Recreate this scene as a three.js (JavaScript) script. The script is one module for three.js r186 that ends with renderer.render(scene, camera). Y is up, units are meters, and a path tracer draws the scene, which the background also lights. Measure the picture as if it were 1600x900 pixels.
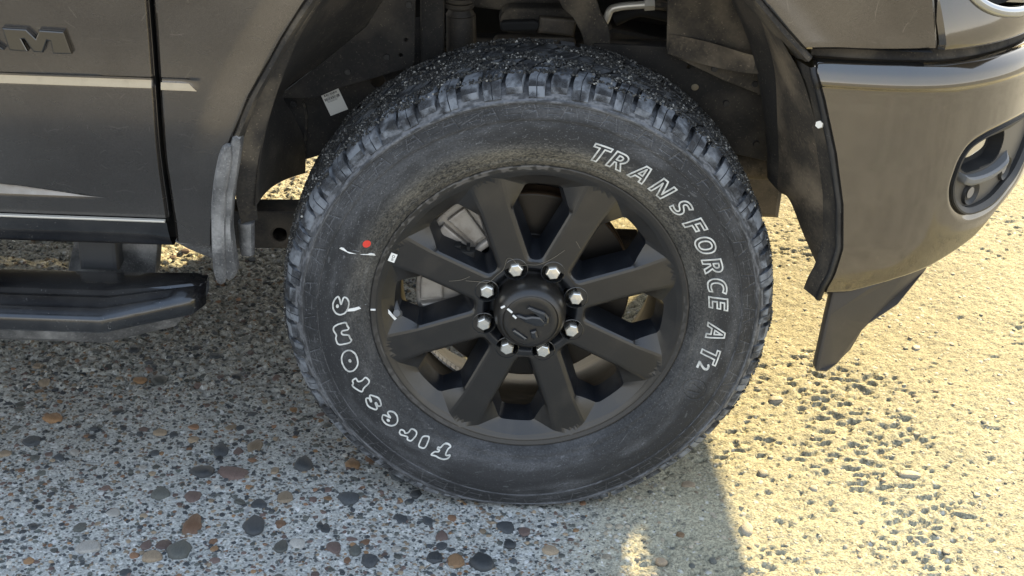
import * as THREE from 'three';
import { mergeGeometries, mergeVertices, toCreasedNormals } from 'three/addons/utils/BufferGeometryUtils.js';
import { FontLoader } from 'three/addons/loaders/FontLoader.js';

// ------------------------------------------------------------------ camera, sky, sun, exposure
const scene = new THREE.Scene();
const camera = new THREE.PerspectiveCamera(23.12, 16 / 9, 0.05, 600);
{
  const yaw = 0.05122, pitch = 0.48127, roll = 0.05836;
  const f = new THREE.Vector3(Math.sin(yaw) * Math.cos(pitch), -Math.sin(pitch), -Math.cos(yaw) * Math.cos(pitch));
  const r = new THREE.Vector3(Math.cos(yaw), 0, Math.sin(yaw)), u = new THREE.Vector3().crossVectors(r, f);
  const up = u.clone().multiplyScalar(Math.cos(roll)).addScaledVector(r, -Math.sin(roll));
  camera.position.set(-0.1413, 1.5558, 2.1094);
  camera.up.copy(up);
  camera.lookAt(camera.position.clone().add(f));
}
const SUN_EL = 24 * Math.PI / 180;
const sunFrom = new THREE.Vector3(0.55 * Math.cos(SUN_EL), Math.sin(SUN_EL), -0.835 * Math.cos(SUN_EL)).normalize();
{
  const W = 256, H = 128, d = new Float32Array(W * H * 4);
  const dir = new THREE.Vector3();
  for (let j = 0; j < H; j++) for (let i = 0; i < W; i++) {
    const el = ((j + 0.5) / H - 0.5) * Math.PI, az = ((i + 0.5) / W - 0.5) * 2 * Math.PI;
    dir.set(Math.cos(el) * Math.cos(az), Math.sin(el), Math.cos(el) * Math.sin(az));
    const t = Math.max(0, Math.sin(el)), k = Math.pow(t, 0.5);
    const c = Math.max(0, dir.dot(sunFrom)), g = Math.pow(c, 6) * 0.35 + Math.pow(c, 40) * 0.5;
    const hz = Math.exp(-t * 5), kS = 1.16;
    const o = (j * W + i) * 4;
    d[o] = 0.47 * (1 - k) + 0.205 * k + 0.16 * hz + g;
    d[o + 1] = 0.475 * (1 - k) + 0.275 * k + 0.14 * hz + g * 0.9;
    d[o + 2] = 0.455 * (1 - k) + 0.395 * k + 0.10 * hz + g * 0.72;
    d[o] *= kS; d[o + 1] *= kS; d[o + 2] *= kS; d[o + 3] = 1;
  }
  const sky = new THREE.DataTexture(d, W, H, THREE.RGBAFormat, THREE.FloatType);
  sky.mapping = THREE.EquirectangularReflectionMapping;
  sky.magFilter = sky.minFilter = THREE.LinearFilter;
  sky.needsUpdate = true;
  scene.background = sky;
  scene.environment = sky;
}
const sun = new THREE.DirectionalLight(new THREE.Color(1, 0.79, 0.41), 5);
sun.position.copy(sunFrom).multiplyScalar(12);
sun.castShadow = true;
sun.shadow.radius = 1.6;
sun.shadow.mapSize.set(4096, 4096);
Object.assign(sun.shadow.camera, { left: -4, right: 4, top: 4, bottom: -4, near: 1, far: 30 });
scene.add(sun, sun.target);

const renderer = new THREE.WebGLRenderer({ antialias: true });
renderer.toneMapping = THREE.LinearToneMapping;
renderer.toneMappingExposure = 3.5;
renderer.shadowMap.enabled = true;
renderer.setSize(1024, 576);

// ------------------------------------------------------------------ helpers
function RNG(s) { return () => { s = (s + 0x6d2b79f5) | 0; let t = Math.imul(s ^ (s >>> 15), 1 | s); t = (t + Math.imul(t ^ (t >>> 7), 61 | t)) ^ t; return ((t ^ (t >>> 14)) >>> 0) / 4294967296; }; }
const rnd = RNG(71);
const lerp = (a, b, t) => a + (b - a) * t, clamp = (x, a = 0, b = 1) => Math.min(b, Math.max(a, x));
const sstep = (a, b, x) => { const t = clamp((x - a) / (b - a)); return t * t * (3 - 2 * t); };
function hash(i, j, s = 0) { let h = Math.imul(i, 374761393) + Math.imul(j, 668265263) + Math.imul(s, 974634221); h = Math.imul(h ^ (h >>> 13), 1274126177); return ((h ^ (h >>> 16)) >>> 0) / 4294967296; }
function vnoise(x, y, s = 0, per = 0) {
  const i = Math.floor(x), j = Math.floor(y), fx = x - i, fy = y - j, u = fx * fx * (3 - 2 * fx), v = fy * fy * (3 - 2 * fy);
  const m = (n) => (per ? ((n % per) + per) % per : n);
  const i0 = m(i), i1 = m(i + 1), j0 = m(j), j1 = m(j + 1);
  return lerp(lerp(hash(i0, j0, s), hash(i1, j0, s), u), lerp(hash(i0, j1, s), hash(i1, j1, s), u), v);
}
function fbm(x, y, s, oct, per = 0) { let a = 0.5, r = 0, n = 0; for (let o = 0; o < oct; o++) { r += a * vnoise(x, y, s + o, per); n += a; a *= 0.5; x *= 2; y *= 2; per *= 2; } return r / n; }
const toS = (l) => Math.round(255 * clamp(l <= 0.0031308 ? l * 12.92 : 1.055 * Math.pow(l, 1 / 2.4) - 0.055));
function tex(W, H, f, { srgb = true, wrap = true } = {}) {
  const d = new Uint8Array(W * H * 4), c = [0, 0, 0];
  for (let j = 0; j < H; j++) for (let i = 0; i < W; i++) {
    f(i, j, c); const o = (j * W + i) * 4;
    for (let k = 0; k < 3; k++) d[o + k] = srgb ? toS(c[k]) : Math.round(255 * clamp(c[k]));
    d[o + 3] = 255;
  }
  const t = new THREE.DataTexture(d, W, H, THREE.RGBAFormat);
  t.magFilter = THREE.LinearFilter; t.minFilter = THREE.LinearMipmapLinearFilter; t.generateMipmaps = true;
  if (srgb) t.colorSpace = THREE.SRGBColorSpace;
  t.wrapS = t.wrapT = wrap ? THREE.RepeatWrapping : THREE.ClampToEdgeWrapping;
  t.needsUpdate = true;
  return t;
}
const V = (x, y, z) => new THREE.Vector3(x, y, z);
function gridGeo(nu, nv, f, skip) {               // f(u, v) -> [x, y, z] or [x, y, z, uvx, uvy]
  const p = [], uv = [], ix = [];
  for (let j = 0; j <= nv; j++) for (let i = 0; i <= nu; i++) { const q = f(i / nu, j / nv); p.push(q[0], q[1], q[2]); uv.push(q.length > 3 ? q[3] : q[0], q.length > 3 ? q[4] : q[1]); }
  const w = nu + 1;
  for (let j = 0; j < nv; j++) for (let i = 0; i < nu; i++) {
    if (skip && skip((i + 0.5) / nu, (j + 0.5) / nv)) continue;
    const a = j * w + i; ix.push(a, a + 1, a + w + 1, a, a + w + 1, a + w);
  }
  const g = new THREE.BufferGeometry();
  g.setAttribute('position', new THREE.Float32BufferAttribute(p, 3));
  g.setAttribute('uv', new THREE.Float32BufferAttribute(uv, 2));
  g.setIndex(ix); g.computeVertexNormals();
  return g;
}
function boxUV(g) {                                // uv in metres, by the dominant axis of each face
  const n = g.index ? g.toNonIndexed() : g, p = n.attributes.position, uv = new Float32Array(p.count * 2);
  if (!n.attributes.normal) n.computeVertexNormals();
  const a = V(), b = V(), c = V(), q = V();
  for (let i = 0; i < p.count; i += 3) {
    a.fromBufferAttribute(p, i); b.fromBufferAttribute(p, i + 1); c.fromBufferAttribute(p, i + 2);
    q.copy(b).sub(a).cross(c.clone().sub(a));
    const x = Math.abs(q.x), y = Math.abs(q.y), z = Math.abs(q.z);
    [a, b, c].forEach((v, k) => { const o = (i + k) * 2; if (z >= x && z >= y) { uv[o] = v.x; uv[o + 1] = v.y; } else if (y >= x) { uv[o] = v.x; uv[o + 1] = v.z; } else { uv[o] = v.z; uv[o + 1] = v.y; } });
  }
  n.setAttribute('uv', new THREE.BufferAttribute(uv, 2));
  return n;
}
const crease = (g, a = 0.6) => { const n = g.index ? g.toNonIndexed() : g; n.deleteAttribute('normal'); n.scale(500, 500, 500); const q = toCreasedNormals(n, a); q.scale(0.002, 0.002, 0.002); return q; };   // scaled up, since vertices are matched to a hundredth of a unit
function plate(pts, z, depth, bevel = 0.001, holes = []) {   // an outline in x, y standing at z, its thickness going back
  const s = new THREE.Shape(pts.map((p) => new THREE.Vector2(p[0], p[1])));
  for (const [hx, hy, hr, hs = 1] of holes) { const h = new THREE.Path(); h.absellipse(hx, hy, hr, hr * hs, 0, Math.PI * 2); s.holes.push(h); }
  const g = new THREE.ExtrudeGeometry(s, { depth: depth - 2 * bevel, bevelEnabled: bevel > 0, bevelThickness: bevel, bevelSize: bevel, bevelOffset: -bevel, bevelSegments: 2, curveSegments: 18 });
  g.translate(0, 0, z - depth + bevel);
  return boxUV(g);
}
function smoothPts(pts, n) { const c = new THREE.CatmullRomCurve3(pts.map((p) => V(p[0], p[1], p[2] ?? 0)), false, 'centripetal'); return c.getPoints(n); }
function ruled(a, b, n, m, bulge = 0) {            // a surface between two curves
  const A = smoothPts(a, n), B = smoothPts(b, n);
  return boxUV(gridGeo(n, m, (u, v) => { const i = Math.round(u * n), p = A[i].clone().lerp(B[i], v), k = bulge * Math.sin(Math.PI * v); return [p.x + k, p.y + Math.abs(k) * 0.6, p.z]; }));
}
function tube(pts, r, seg = 24, rad = 10) { return new THREE.TubeGeometry(new THREE.CatmullRomCurve3(pts.map((p) => V(...p)), false, 'centripetal'), seg, r, rad, false); }
function rbox(w, h, d, b = 0.003) { const s = [[-w / 2, -h / 2], [w / 2, -h / 2], [w / 2, h / 2], [-w / 2, h / 2]]; return plate(s, d / 2, d, Math.min(b, w / 3, h / 3, d / 3)); }
function lathe(pts, seg = 128) {                   // profile of [r, z] turned about the z axis, uv = angle, way along
  const g = gridGeo(seg, pts.length - 1, (u, v) => { const k = Math.round(v * (pts.length - 1)), a = u * Math.PI * 2; return [pts[k][0] * Math.cos(a), pts[k][0] * Math.sin(a), pts[k][1], u, v]; });
  return g;
}
function prof(pts, n) { return smoothPts(pts, n).map((p) => [p.x, p.y]); }
function part(name, g, m, parent, label) {
  const o = new THREE.Mesh(g, m); o.name = name; o.castShadow = o.receiveShadow = true; parent.add(o);
  if (label) o.userData.label = label;
  return o;
}
function group(name, parent, label) { const o = new THREE.Group(); o.name = name; parent.add(o); if (label) o.userData.label = label; return o; }

// ------------------------------------------------------------------ materials
const S = (o) => new THREE.MeshStandardMaterial(o), P = (o) => new THREE.MeshPhysicalMaterial(o), C = (r, g = r, b = r) => new THREE.Color().setRGB(r, g, b);
function dustTex(seed, base, dust, amount, speck, streak = 0) {
  const N = 512;
  return tex(N, N, (i, j, c) => {
    const x = i / N, y = j / N;
    let a = sstep(0.38, 0.78, fbm(x * 6, y * 6, seed, 5, 6)) * amount;
    a += amount * 0.45 * vnoise(x * 128, y * 128, seed + 9, 128) * vnoise(x * 14, y * 14, seed + 21, 14);
    const s1 = vnoise(x * 200, y * 200, seed + 30, 200); if (s1 > 1 - speck) a += 0.75 * hash(i, j, 5);
    if (streak) { const st = vnoise(x * 40 + 3 * fbm(x * 4, y * 4, seed + 3, 2, 4), y * 5, seed + 40, 0); a += streak * sstep(0.8, 0.95, st); }
    a = clamp(a);
    for (let k = 0; k < 3; k++) c[k] = lerp(base[k], dust[k], a);
  });
}
const flake = tex(512, 512, (i, j, c) => { const v = hash(i, j, 3) * 0.6 + 0.4 * vnoise(i / 3, j / 3, 4, 0); c[0] = c[1] = c[2] = v; }, { srgb: false });
flake.repeat.set(3, 3);
const paintMap = dustTex(210, [0.105, 0.096, 0.085], [0.17, 0.15, 0.12], 0.2, 0.03);
const scuff = (() => {
  const N = 1024, cv = document.createElement('canvas'); cv.width = cv.height = N; const x = cv.getContext('2d'), r = RNG(5);
  x.fillStyle = 'rgb(150,150,150)'; x.fillRect(0, 0, N, N);
  for (let k = 0; k < 420; k++) { const v = 170 + r() * 85 | 0; x.strokeStyle = `rgba(${v},${v},${v},${0.25 + r() * 0.5})`; x.lineWidth = 0.6 + r() * 1.2; x.beginPath(); const a = r() * N, b = r() * N, l = 10 + r() * 46, t = -0.5 + r() * 1.2; x.moveTo(a, b); x.quadraticCurveTo(a + l * 0.5 * Math.cos(t), b + l * 0.5 * Math.sin(t) + r() * 8 - 4, a + l * Math.cos(t), b + l * Math.sin(t)); x.stroke(); }
  const t = new THREE.CanvasTexture(cv); t.wrapS = t.wrapT = THREE.RepeatWrapping; t.repeat.set(1.6, 1.6); return t;
})();
const doorMap = (() => {                             // grey paint under dust, with small dry grass scratches
  const N = 1024, cv = document.createElement('canvas'); cv.width = cv.height = N; const x = cv.getContext('2d'), r = RNG(8);
  x.fillStyle = 'rgb(92,88,84)'; x.fillRect(0, 0, N, N);
  const im = x.getImageData(0, 0, N, N);
  for (let j = 0; j < N; j++) for (let i = 0; i < N; i++) { const v = (fbm(i / 170, j / 170, 301, 4, 0) - 0.5) * 26 + (hash(i, j, 2) - 0.5) * 22, o = (j * N + i) * 4; for (let k = 0; k < 3; k++) im.data[o + k] = clamp(im.data[o + k] + v, 0, 255); }
  x.putImageData(im, 0, 0);
  for (let k = 0; k < 260; k++) { const v = 165 + r() * 60 | 0; x.strokeStyle = `rgba(${v},${v - 6},${v - 14},${0.06 + r() * 0.26})`; x.lineWidth = 0.7 + r(); x.beginPath(); const a = r() * N, b = r() * N, l = 8 + r() * 34, t = r() * 6.3, q = r() * 12 - 6; x.moveTo(a, b); x.quadraticCurveTo(a + l * 0.5 * Math.cos(t) + q, b + l * 0.5 * Math.sin(t) - q, a + l * Math.cos(t), b + l * Math.sin(t)); x.stroke(); }
  const t = new THREE.CanvasTexture(cv); t.colorSpace = THREE.SRGBColorSpace; t.wrapS = t.wrapT = THREE.MirroredRepeatWrapping; t.repeat.set(1.5, 1.5); return t;
})();
const M = {};
M.door = P({ map: doorMap, metalness: 0.88, roughness: 0.42, roughnessMap: scuff, bumpMap: flake, bumpScale: 0.00003, clearcoat: 0.6, clearcoatRoughness: 0.16 });
M.paint = P({ map: paintMap, metalness: 0.9, roughness: 0.11, clearcoat: 1, clearcoatRoughness: 0.05 });
const T = (t, r) => { const c = t.clone(); c.repeat.set(r, r); c.needsUpdate = true; return c; };
const linerTex = dustTex(11, [0.0105, 0.010, 0.0095], [0.15, 0.125, 0.095], 0.24, 0.10);
const linerTex2 = dustTex(43, [0.015, 0.0135, 0.012], [0.18, 0.148, 0.105], 0.4, 0.11);
const blackTex = dustTex(77, [0.005, 0.005, 0.006], [0.24, 0.23, 0.21], 0.075, 0.05);
const greyDust = dustTex(91, [0.05, 0.05, 0.05], [0.29, 0.285, 0.275], 0.8, 0.14);
const steelTex = dustTex(123, [0.016, 0.0145, 0.013], [0.17, 0.135, 0.095], 0.42, 0.08);
M.liner = S({ map: T(linerTex, 2.4), roughness: 0.85, bumpMap: T(linerTex, 2.4), bumpScale: 0.0006 });
M.linerDusty = S({ map: T(linerTex2, 2.4), roughness: 0.9, bumpMap: T(linerTex2, 2.4), bumpScale: 0.0006 });
const tanTex = dustTex(61, [0.028, 0.024, 0.019], [0.22, 0.175, 0.12], 0.6, 0.10);  // tan dust colour that also carries bounce from the sunlit ground
M.linerTan = S({ map: T(tanTex, 2.4), roughness: 0.9, bumpMap: T(tanTex, 2.4), bumpScale: 0.0006 });
M.trim = S({ map: T(blackTex, 3), roughness: 0.55 });
M.gloss = P({ map: T(blackTex, 2.2), roughness: 0.3, roughnessMap: T(scuff, 2), clearcoat: 0.8, clearcoatRoughness: 0.08 });
M.plastic = S({ color: C(0.018, 0.018, 0.018), roughness: 0.5 });
M.bezel = S({ color: C(0.075, 0.07, 0.063), roughness: 0.42 });
M.flap = S({ map: T(greyDust, 3), roughness: 0.9, bumpMap: T(greyDust, 3), bumpScale: 0.0006 });
M.steel = S({ map: T(steelTex, 3), roughness: 0.7 });
M.dark = S({ color: C(0.007), roughness: 0.8 });
M.chrome = S({ color: C(0.82, 0.82, 0.82), metalness: 1, roughness: 0.12 });
M.alu = S({ map: T(dustTex(713, [0.46, 0.43, 0.39], [0.16, 0.13, 0.1], 0.5, 0.05), 6), color: C(0.9), metalness: 0.3, roughness: 0.5 });
M.galv = S({ color: C(0.6, 0.57, 0.5), metalness: 0.45, roughness: 0.35 });
M.white = S({ color: C(0.78, 0.78, 0.75), roughness: 0.7 });
M.red = S({ color: C(0.75, 0.06, 0.04), roughness: 0.6 });
M.hole = S({ color: C(0.004), roughness: 1 });

// ------------------------------------------------------------------ ground: exposed-aggregate concrete
const GX0 = -1.55, GX1 = 1.95, GZ0 = -2.45, GZ1 = 0.5;
const sandy = (x, z) => sstep(-0.05, 0.36, x + 0.12 * (fbm(x * 5, z * 5, 60, 3) - 0.5) + (z < -0.35 ? 0.2 : 0));
function groundH(x, z) {
  const s = sandy(x, z);
  let h = (fbm(x * 9, z * 9, 1, 3) - 0.5) * 0.006 + (fbm(x * 60, z * 60, 4, 2) - 0.5) * lerp(0.0022, 0.0026, s) + (vnoise(x * 190, z * 190, 8) - 0.5) * lerp(0.0016, 0.0020, s);
  const pit = fbm(x * 62 + z * 26 + 7, z * 96 - x * 14 + 3, 12, 3), zone = fbm(x * 5.5, z * 5.5, 15, 2);
  h -= s * 0.0055 * sstep(0.70, 0.82, pit + (zone - 0.5) * 0.6);
  h += s * (fbm(x * 90 - z * 40, z * 190 + x * 60, 23, 2) - 0.5) * 0.0026;
  h += (1 - s) * sstep(-0.12, -0.45, z) * ((fbm(x * 48, z * 48, 27, 3) - 0.5) * 0.011 + 0.004 * sstep(0.6, 0.75, vnoise(x * 95, z * 95, 29)));
  h -= (1 - s) * 0.0025 * sstep(0.6, 0.72, fbm(x * 80, z * 80, 19, 2));
  const e = Math.min(sstep(0, 0.12, x - GX0), sstep(0, 0.12, GX1 - x), sstep(0, 0.1, z - GZ0), sstep(0, 0.06, GZ1 - z));
  const tyre = 1 - sstep(0.9, 1.35, Math.hypot((x - 0) / 0.17, (z + 0.115) / 0.125));
  return h * e * (1 - tyre * 0.85);
}
const GY = 0.012;                                   // height of the concrete
const ground = new THREE.Group(); ground.name = 'ground'; ground.position.y = GY; scene.add(ground);
ground.userData = { label: 'weathered exposed-aggregate concrete ground under the truck, sunlit on the right', kind: 'structure' };
{
  const TW = 2048, TH = 2048, sx = (GX1 - GX0) / TW, sz = (GZ1 - GZ0) / TH;
  const pal = [[0.05, 0.055, 0.055], [0.035, 0.04, 0.045], [0.07, 0.075, 0.075], [0.13, 0.135, 0.13], [0.2, 0.145, 0.09], [0.16, 0.11, 0.075], [0.55, 0.56, 0.54], [0.3, 0.3, 0.29], [0.09, 0.1, 0.085], [0.62, 0.62, 0.6]];
  const bump = new Float32Array(TW * TH);
  const map = tex(TW, TH, (i, j, c) => {
    const x = GX0 + (i + 0.5) * sx, z = GZ1 - (j + 0.5) * sz, s = sandy(x, z);
    const big = fbm(x * 3, z * 3, 80, 4), g0 = vnoise(x * 420, z * 420, 81), g1 = hash(i, j, 82);
    let r = lerp(0.39, 0.24, s) + 0.12 * (big - 0.5) + (g0 - 0.5) * 0.2 + (g1 - 0.5) * lerp(0.26, 0.16, s);  // shaded side lighter, sandy sunlit side darker: light balance partly in the colour
    const br = sstep(-0.15, -0.7, z) * 0.5;             // browner under the truck: dirt, and some shade put into the colour
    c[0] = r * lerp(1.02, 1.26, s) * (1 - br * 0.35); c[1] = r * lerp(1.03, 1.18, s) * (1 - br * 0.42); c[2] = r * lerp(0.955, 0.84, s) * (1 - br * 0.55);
    let b = 0.5 + (g0 - 0.5) * 0.5 + (g1 - 0.5) * 0.35;
    for (let L = 0; L < 2; L++) {                      // small aggregate set in the matrix, two sizes
      const q = L ? 0.0115 : 0.0058, X = x / q, Z = z / q, ci = Math.floor(X), cj = Math.floor(Z);
      const keep = (L ? 0.42 : 0.6) * lerp(1, L ? 0.2 : 0.35, s);
      for (let dj = -1; dj <= 1; dj++) for (let di = -1; di <= 1; di++) {
        const a = ci + di, e = cj + dj; if (hash(a, e, 90 + L) > keep) continue;
        const px = a + hash(a, e, 91 + L * 7), pz = e + hash(a, e, 92 + L * 7), th = hash(a, e, 93 + L) * 6.28, rr = 0.2 + 0.33 * hash(a, e, 94 + L);
        const ux = (X - px) * Math.cos(th) + (Z - pz) * Math.sin(th), uz = -(X - px) * Math.sin(th) + (Z - pz) * Math.cos(th);
        const d = Math.sqrt(ux * ux + uz * uz * 1.9) / rr + (hash(i >> 1, j >> 1, 95) - 0.5) * 0.22;
        if (d < 1) {
          const k = pal[Math.floor(hash(a, e, 96 + L) * pal.length)], w = 0.9 * lerp(1, 0.55, s);
          for (let n = 0; n < 3; n++) c[n] = lerp(c[n], k[n] * (0.85 + 0.3 * g1), w);
          b = 0.62 + 0.3 * Math.sqrt(1 - d * d);
        } else if (d < 1.25) b -= 0.12;
      }
    }
    bump[j * TW + i] = b;
  }, { wrap: false });
  const bmp = tex(TW, TH, (i, j, c) => { c[0] = c[1] = c[2] = bump[j * TW + i]; }, { srgb: false, wrap: false });
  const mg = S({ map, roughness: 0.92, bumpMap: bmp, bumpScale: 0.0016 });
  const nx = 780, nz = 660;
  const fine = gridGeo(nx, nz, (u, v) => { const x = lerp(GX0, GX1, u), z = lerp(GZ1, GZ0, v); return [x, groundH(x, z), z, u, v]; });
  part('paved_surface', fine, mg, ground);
  // the same concrete going on to the horizon
  const N = 512, far = tex(N, N, (i, j, c) => {
    const x = i / N, y = j / N, g = fbm(x * 8, y * 8, 140, 6, 8), h = hash(i, j, 141); const r = 0.25 + (g - 0.5) * 0.14 + (h - 0.5) * 0.2;
    c[0] = r * 1.06; c[1] = r * 1.04; c[2] = r * 0.95;
  });
  far.repeat.set(1 / 0.9, 1 / 0.9);
  const mf = S({ map: far, roughness: 0.92, bumpMap: T(far, 1 / 0.9), bumpScale: 0.003 });
  const B = 250, q = [];
  for (const [x0, x1, z0, z1] of [[-B, B, -B, GZ0], [-B, B, GZ1, B], [-B, GX0, GZ0, GZ1], [GX1, B, GZ0, GZ1]]) q.push(gridGeo(8, 8, (u, v) => { const x = lerp(x0, x1, u), z = lerp(z1, z0, v); return [x, 0, z, x, -z]; }));
  part('outer_surface', mergeGeometries(q), mf, ground);

  // stones set in the concrete, the larger ones one by one
  const shapes = [];
  for (let k = 0; k < 7; k++) {
    const g = mergeVertices((() => { const t = new THREE.IcosahedronGeometry(1, 2); t.deleteAttribute('uv'); t.deleteAttribute('normal'); return t; })()), p = g.attributes.position;
    for (let i = 0; i < p.count; i++) { const v = V().fromBufferAttribute(p, i); const n = 1 + 0.34 * (vnoise(v.x * 1.5 + k * 7 + 50, v.y * 1.5 + v.z * 1.1 + 50, 160) - 0.5) + 0.26 * (vnoise(v.z * 2.2 + k * 3 + 50, v.x * 1.3 + 50, 161) - 0.5); v.multiplyScalar(n); if (v.y > 0.62) v.y = 0.62 + (v.y - 0.62) * 0.35; p.setXYZ(i, v.x, v.y, v.z); }
    g.computeVertexNormals();
    shapes.push(k < 4 ? boxUV(g) : crease(boxUV(g), 0.5));
  }
  const stoneTex = tex(256, 256, (i, j, c) => { const v = 0.78 + 0.44 * (fbm(i / 20, j / 20, 170, 4, 0) - 0.5) + (hash(i, j, 171) - 0.5) * 0.28 + (hash(i >> 1, j >> 1, 172) > 0.975 ? 0.5 : 0); c[0] = v; c[1] = v; c[2] = v; });
  const tone = { d: [0.06, 0.067, 0.072], g: [0.105, 0.11, 0.098], b: [0.23, 0.13, 0.075], r: [0.15, 0.105, 0.09], o: [0.27, 0.16, 0.08], t: [0.32, 0.25, 0.17], w: [0.52, 0.5, 0.45], s: [0.42, 0.37, 0.28] };
  const ms = {};
  for (const k in tone) for (let v = 0; v < 3; v++) ms[k + v] = S({ color: C(...tone[k].map((t) => t * (0.75 + 0.25 * v))), map: stoneTex, roughness: 0.55 + 0.12 * v, bumpMap: stoneTex, bumpScale: 0.0006 });
  const r = RNG(17), used = [];
  function stone(x, z, a, b, k, turn) {
    const o = part('pebble', shapes[Math.floor(r() * shapes.length)], ms[k + Math.floor(r() * 3)], ground);
    const h = Math.min(a, b) * (0.5 + 0.3 * r());
    o.scale.set(a, h, b); o.rotation.set((r() - 0.5) * 0.25, turn, (r() - 0.5) * 0.25); o.position.set(x, groundH(x, z) - h * 0.16, z);
    used.push([x, z, Math.max(a, b)]);
  }
  const L = '-469,95,20,45,d -576,100,18,27,b -586,171,22,26,g -626,187,17,18,t -528,-61,30,22,r -586,-64,24,20,d -309,7,21,21,d -69,-18,15,15,o -222,-71,18,22,d -259,184,15,20,d -67,182,22,26,d -111,178,15,26,o -386,142,16,18,w -323,150,13,24,r -286,159,11,22,g -649,5,17,19,g -589,14,16,19,r -423,8,15,25,t -469,33,16,14,d -414,150,12,30,g -613,152,14,20,r -739,166,22,20,w -768,112,11,22,g -643,156,9,22,r -163,67,9,17,d -211,60,14,17,d -137,110,11,14,r -23,80,17,19,d -18,127,12,12,d -501,-152,15,22,t -901,-227,19,16,o -922,-146,18,22,d -564,-138,16,22,d -529,-134,10,18,r -690,-193,15,14,t -767,-377,16,14,o -726,-380,18,19,g -940,-431,13,17,g -954,-359,13,17,t -353,90,7,12,d -401,-94,17,22,d -311,-102,16,18,o -147,171,14,20,d 54,142,16,16,t 326,-67,13,11,t 290,87,8,10,o 765,-119,21,14,s 551,-380,16,12,s 413,66,13,18,s 764,116,7,14,g 648,114,10,16,d 164,-23,8,11,s -276,-121,12,16,b -343,99,9,18,d';
  for (const w of L.split(' ')) { const [x, z, a, b, k] = w.split(','); stone(x / 1000, z / 1000, a / 1000, Math.min(b / 1000, a / 1000 * 1.5), k, (r() - 0.5) * 0.5); }
  const kinds = 'dddddggggbrrrttw' + 'o';
  let n = 0, tries = 0;
  const clear = (x, z, a) => used.every(([X, Z, A]) => Math.hypot(X - x, Z - z) > (A + a) * 0.9) && Math.hypot(x / 0.2, (z + 0.12) / 0.15) > 1;
  while (n < 245 && tries++ < 9000) {
    const near = r() < 0.66, x = lerp(-1.0, 0.95, Math.pow(r(), 1.5)), z = near ? lerp(-0.42, 0.3, r()) : lerp(-1.0, -0.4, r()), s = sandy(x, z);
    if (r() < s * 0.88) continue;
    const a = lerp(0.0065, 0.0125, Math.pow(r(), 1.6)), b = a * (0.65 + 0.7 * r());
    if (!clear(x, z, a)) continue;
    stone(x, z, a, b, s > 0.5 ? 'stsgs'[Math.floor(r() * 5)] : kinds[Math.floor(r() * kinds.length)], r() * 6.3); n++;
  }
  const cnt = 9000, small = new THREE.InstancedMesh(shapes[5], S({ map: stoneTex, roughness: 0.7 }), cnt), m4 = new THREE.Matrix4(), e = new THREE.Euler(), qn = new THREE.Quaternion(), col = new THREE.Color();
  for (let i = 0; i < cnt; i++) {
    let x, z, s, t = 0;
    do { x = lerp(-1.2, 1.2, r()); z = lerp(-1.6, 0.34, Math.sqrt(r())); s = sandy(x, z); } while (t++ < 40 && (r() < s * 0.8 || Math.hypot(x / 0.18, (z + 0.12) / 0.14) < 1));
    const a = lerp(0.0018, 0.0062, Math.pow(r(), 2.2)), h = a * 0.6;
    e.set((r() - 0.5) * 0.5, r() * 6.3, (r() - 0.5) * 0.5);
    m4.compose(V(x, groundH(x, z) - h * 0.2, z), qn.setFromEuler(e), V(a, h, a * (0.6 + 0.6 * r())));
    small.setMatrixAt(i, m4);
    const k = tone[s > 0.5 ? 'tsgss'[Math.floor(r() * 5)] : kinds[Math.floor(r() * kinds.length)]], f = 0.7 + 0.6 * r();
    small.setColorAt(i, col.setRGB(k[0] * f, k[1] * f, k[2] * f));
  }
  small.name = 'fine_pebbles'; small.userData.kind = 'stuff'; small.castShadow = small.receiveShadow = true; ground.add(small);
}

// ------------------------------------------------------------------ the truck
const truck = new THREE.Group(); truck.name = 'pickup_truck'; scene.add(truck);
truck.userData = { label: 'dark grey metallic pickup truck seen at its black front wheel, running board and bumper', category: 'pickup truck' };

// ---------- wheel: everything turned about the z axis at the hub; YC is the hub's height
const YC = 0.405;
const wheel = group('front_wheel', truck); wheel.position.set(0, YC, 0);
function squash(g) {                                // the tyre's flat spot and its bulge over the ground
  const p = g.attributes.position;
  for (let i = 0; i < p.count; i++) {
    let x = p.getX(i), y = p.getY(i) + YC, z = p.getZ(i);
    const r = Math.hypot(x, y - YC); if (r < 0.27) continue;
    const k = Math.exp(-((x / 0.2) ** 2)) * sstep(0.17, 0.02, y);
    z += (z > -0.115 ? 1 : -1) * 0.010 * k;
    const fl = GY + 0.0025; if (y < fl + 0.02) y = fl + 0.02 * Math.exp((y - fl - 0.02) / 0.02);
    p.setXYZ(i, x, y - YC, z);
  }
  g.computeVertexNormals();
  return g;
}
const sideZ = (() => {                              // z of the outer sidewall at radius r
  const k = [[0.270, -0.008], [0.2745, -0.002], [0.279, 0.0025], [0.285, 0.008], [0.291, 0.0095], [0.297, 0.0135], [0.31, 0.0185], [0.33, 0.0215], [0.348, 0.021], [0.3585, 0.0185], [0.3595, 0.0200], [0.3625, 0.0200], [0.370, 0.0180], [0.384, 0.0135], [0.3855, 0.0155], [0.3895, 0.0150], [0.391, 0.0110], [0.397, 0.0060], [0.404, -0.004], [0.4095, -0.017], [0.412, -0.045], [0.4130, -0.080], [0.4134, -0.115]];
  const f = (r) => { for (let i = 1; i < k.length; i++) if (r <= k[i][0]) { const [a, b] = [k[i - 1], k[i]]; return lerp(a[1], b[1], (r - a[0]) / (b[0] - a[0])); } return -0.115; };
  f.k = k; return f;
})();
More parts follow.
